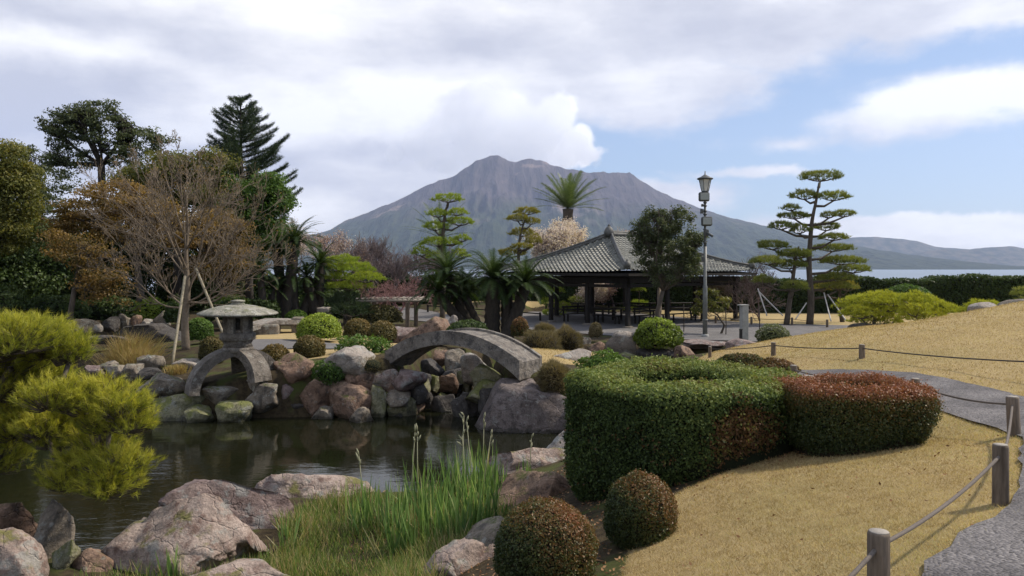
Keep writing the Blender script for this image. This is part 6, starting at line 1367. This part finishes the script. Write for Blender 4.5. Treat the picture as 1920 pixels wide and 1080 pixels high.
def grasses():
    rng = np.random.default_rng(5)
    # rank green grass on the bank
    bank = [(X_(a, b), b) for a, b in [(440, 8.6), (560, 9.3), (520, 10.2), (575, 10.9), (640, 11.2), (760, 11.4), (900, 11.6), (950, 10.6), (960, 9.0), (900, 8.0), (860, 7.2), (800, 6.3), (560, 6.4), (330, 6.8), (150, 7.6), (250, 8.0), (420, 8.2)]]
    x, y = scatter(52000, -6, .2, 6, 12, rng, lambda x, y: (sdf(bank, x, y) < .05) & (H(x, y) > .02)); n = len(x); patch = lump(np.stack([x, y, x*0], 1), 2.2, 3, 1.0)
    keep = rng.uniform(0, 1, n) < .75+.35*patch; x, y, patch = x[keep], y[keep], patch[keep]; n = len(x); z = H(x, y)-.01
    d = np.stack([rng.normal(size=n)*.4, rng.normal(size=n)*.35, np.ones(n)], 1); L = .12+.12*np.clip(patch+.6, 0, 1.5)
    V = blades(rng, np.stack([x, y, z], 1), d, L, .0075, np.clip(.46+.22*patch+rng.normal(size=n)*.20+(rng.uniform(0, 1, n) > .80)*.5, 0, 1), bend=.09)
    tag(link('bank_grass', npmesh('bank_grass', V[0], V[1], V[2], V[3]), 'grass_green'), 'rank green grass covering the near bank of the pond', 'grass', kind='stuff')
    # short dry lawn blades
    def lawnt(x, y): return (lawnmask(x, y) > .45) & (sdf(PATH, x, y) > -.03) & ((x/np.maximum(y, .1)) < 1.05) & (y > x*.92)
    parts = []
    for (nn, ya, yb, L, w) in ((220000, 3.2, 6.5, .030, .0034), (200000, 6.5, 10, .034, .0048), (160000, 10, 17, .040, .0068), (140000, 17, 28, .055, .011)):
        x, y = scatter(nn, .1*0, yb*1.0, ya, yb, rng, lawnt); n = len(x); z = H(x, y)+lump(np.stack([x, y, x*.3], 1), 2.3, 4., .012)-.004
        d = np.stack([rng.normal(size=n)*.7, rng.normal(size=n)*.7, np.ones(n)*.75], 1); gr = lump(np.stack([x, y, x*0], 1), .9, 8, 1.0)
        e = np.minimum(np.abs(sdf(PATH, x, y)), 1.2); ti = np.clip(.42+rng.normal(size=n)*.2+lump(np.stack([x, y*2.6, x*0], 1), 4.5, 2, .20)+lump(np.stack([x, y*2.0, x*0], 1), 13, 6, .14)+.34*np.clip(gr-.15, 0, 1)+np.clip(.5-e, 0, .5)*.5, 0, 1)
        parts.append(blades(rng, np.stack([x, y, z], 1), d, L, w, ti))
    V = join(parts); tag(link('lawn_grass', npmesh('lawn_grass', V[0], V[1], V[2], V[3]), 'grass_tan'), 'short golden winter grass of the lawn', 'grass', kind='stuff')
    # longer edging grass along the path
    pts = []
    for ed in (PATH_L, PATH_R):
        q = np.array(densify([tuple(e) for e in ed], .008, False)); pts.append(q+rng.normal(size=q.shape)*.05)
    q = np.concatenate(pts); q = q[q[:, 1] > 3]; n = len(q); z = H(q[:, 0], q[:, 1]); d = np.stack([rng.normal(size=n)*.8, rng.normal(size=n)*.8, np.ones(n)], 1)
    V = blades(rng, np.column_stack([q, z]), d, .05, .005, np.clip(.6+rng.normal(size=n)*.25, 0, 1))
    tag(link('edge_grass', npmesh('edge_grass', V[0], V[1], V[2], V[3]), 'grass_tan'), 'ragged grass edge along the gravel path', 'grass', kind='stuff')
    x, y = scatter(900, .5, 7, 4, 16, rng, lawnt); n = len(x); p = np.stack([x, y, H(x, y)+.03], 1)
    V = leafq(rng, p, np.tile([0, 0, 1.], (n, 1)), .034, .018, .5, rng.uniform(0, .7, n)); tag(link('fallen_leaves', npmesh('fallen_leaves', V[0], V[1], V[2], V[3]), 'leaf_litter'), 'few brown fallen leaves strewn over the lawn', 'leaf litter', kind='stuff')
    # dry grass tufts on the island
    for (px, Y, w, h, n, lb) in [(222, 22, .9, .95, 2600, 'straw coloured ornamental grass tuft on the left shore'), (250, 21.3, .6, .6, 1400, 'smaller yellow green grass tuft in front of the straw tuft'), (330, 20.2, .3, .25, 700, 'low brown grass tuft at the foot of the bamboo prop')]:
        x0 = X_(px, Y); bx = x0+rng.normal(size=n)*w*.35; by = Y+rng.normal(size=n)*w*.3; z = H(bx, by); d = np.stack([(bx-x0)*1.2+rng.normal(size=n)*.25, rng.normal(size=n)*.3, np.ones(n)], 1)
        V = blades(rng, np.stack([bx, by, z], 1), d, h, .012, np.clip(.45+rng.normal(size=n)*.2, 0, 1), bend=h*.35); o = link('grass_tuft', npmesh('grass_tuft', V[0]-np.array([x0, Y, 0]), V[1], V[2], V[3]), 'grass_dry', None, (x0, Y, 0)); tag(o, lb, 'grass tuft', 'dry grass tufts')
    # leaf litter under hedges and on the banks
    x, y = scatter(9000, -2, 4.5, 5, 12, rng, lambda x, y: ((lawnmask(x, y) < .5) | (np.hypot(x-1.93, y-8.8) < 1.6)) & (sdf(PATH, x, y) > .1)); n = len(x); p = np.stack([x, y, H(x, y)+.012], 1)
    V = leafq(rng, p, np.tile([0, 0, 1.], (n, 1)), .032, .018, .35, rng.uniform(0, 1, n)); tag(link('leaf_litter', npmesh('leaf_litter', V[0], V[1], V[2], V[3]), 'leaf_litter'), 'brown fallen leaves on the soil around the hedges', 'leaf litter', kind='stuff')
grasses()
# ---------------------------------------------------------------- thin steam volume around the plume painted into the sky
def plume():
    bm = bmesh.new(); Y0 = 7900.; rg = random.Random(2)
    for (px, py, r, dy) in [(868, 200, 36, 0), (905, 190, 40, 60), (938, 196, 34, 0), (1042, 198, 33, 40), (1000, 212, 42, 0), (962, 228, 46, 80), (1056, 228, 30, 60), (900, 240, 52, 80), (1020, 252, 46, 40), (1076, 274, 32, 0), (1100, 292, 22, 0),
                        (1062, 290, 30, 40), (846, 232, 40, 120), (960, 268, 50, 100), (885, 278, 42, 160), (1004, 290, 32, 60), (812, 262, 32, 200), (1030, 212, 36, 80), (1118, 303, 12, 0), (780, 272, 30, 220), (800, 292, 30, 200), (840, 298, 34, 200), (740, 290, 20, 240), (930, 216, 44, 40), (985, 240, 50, 100)]:
        for k in range(4):
            a, b = rg.uniform(-1, 1), rg.uniform(-1, 1); q = P(px+a*r*.45*(k > 0), py+b*r*.4*(k > 0), Y0+dy+(rg.uniform(-60, 60) if k else 0)); rr = r*(1 if k == 0 else rg.uniform(.45, .7))*Y0/F*.92
            ret = bmesh.ops.create_icosphere(bm, subdivisions=3, radius=rr)
            bmesh.ops.translate(bm, verts=ret['verts'], vec=Vector(q.tolist()))
    me = bpy.data.meshes.new('steam_plume'); bm.to_mesh(me); bm.free(); o = link('steam_plume', me)
    tag(o, 'white steam cloud billowing from the volcano crater', 'steam', kind='stuff')
    m = o.modifiers.new('union', 'REMESH'); m.mode = 'VOXEL'; m.voxel_size = 14.
    for sz, st in ((150., 85.), (60., 42.), (26., 13.)):
        tx = bpy.data.textures.new('puff', 'CLOUDS'); tx.noise_scale = sz; tx.noise_depth = 2
        d = o.modifiers.new('puff', 'DISPLACE'); d.texture = tx; d.texture_coords = 'GLOBAL'; d.strength = st; d.mid_level = .5
    m_, t_, o_ = newmat('steam'); v = t_.new('ShaderNodeVolumePrincipled'); v.inputs['Density'].default_value = .0016; v.inputs['Color'].default_value = (.99, .99, .995, 1)
    v.inputs['Anisotropy'].default_value = 0.0; t_.l.new(v.outputs[0], o_.inputs['Volume']); me.materials.append(m_)
plume()
# ---------------------------------------------------------------- haze
hz = MB(); hz.box((0, 5600, 1069), (19400, 12400, 2150))
hz = link('haze', hz.mesh('haze'))
tag(hz, kind='stuff')
m_, t_, o_ = newmat('haze_air')
pv = t_.new('ShaderNodeVolumePrincipled'); pv.inputs['Density'].default_value = 4.9e-5; pv.inputs['Color'].default_value = (.60, .72, 1.0, 1)
pv.inputs['Anisotropy'].default_value = .2
t_.l.new(pv.outputs[0], o_.inputs['Volume']); hz.data.materials.append(m_)
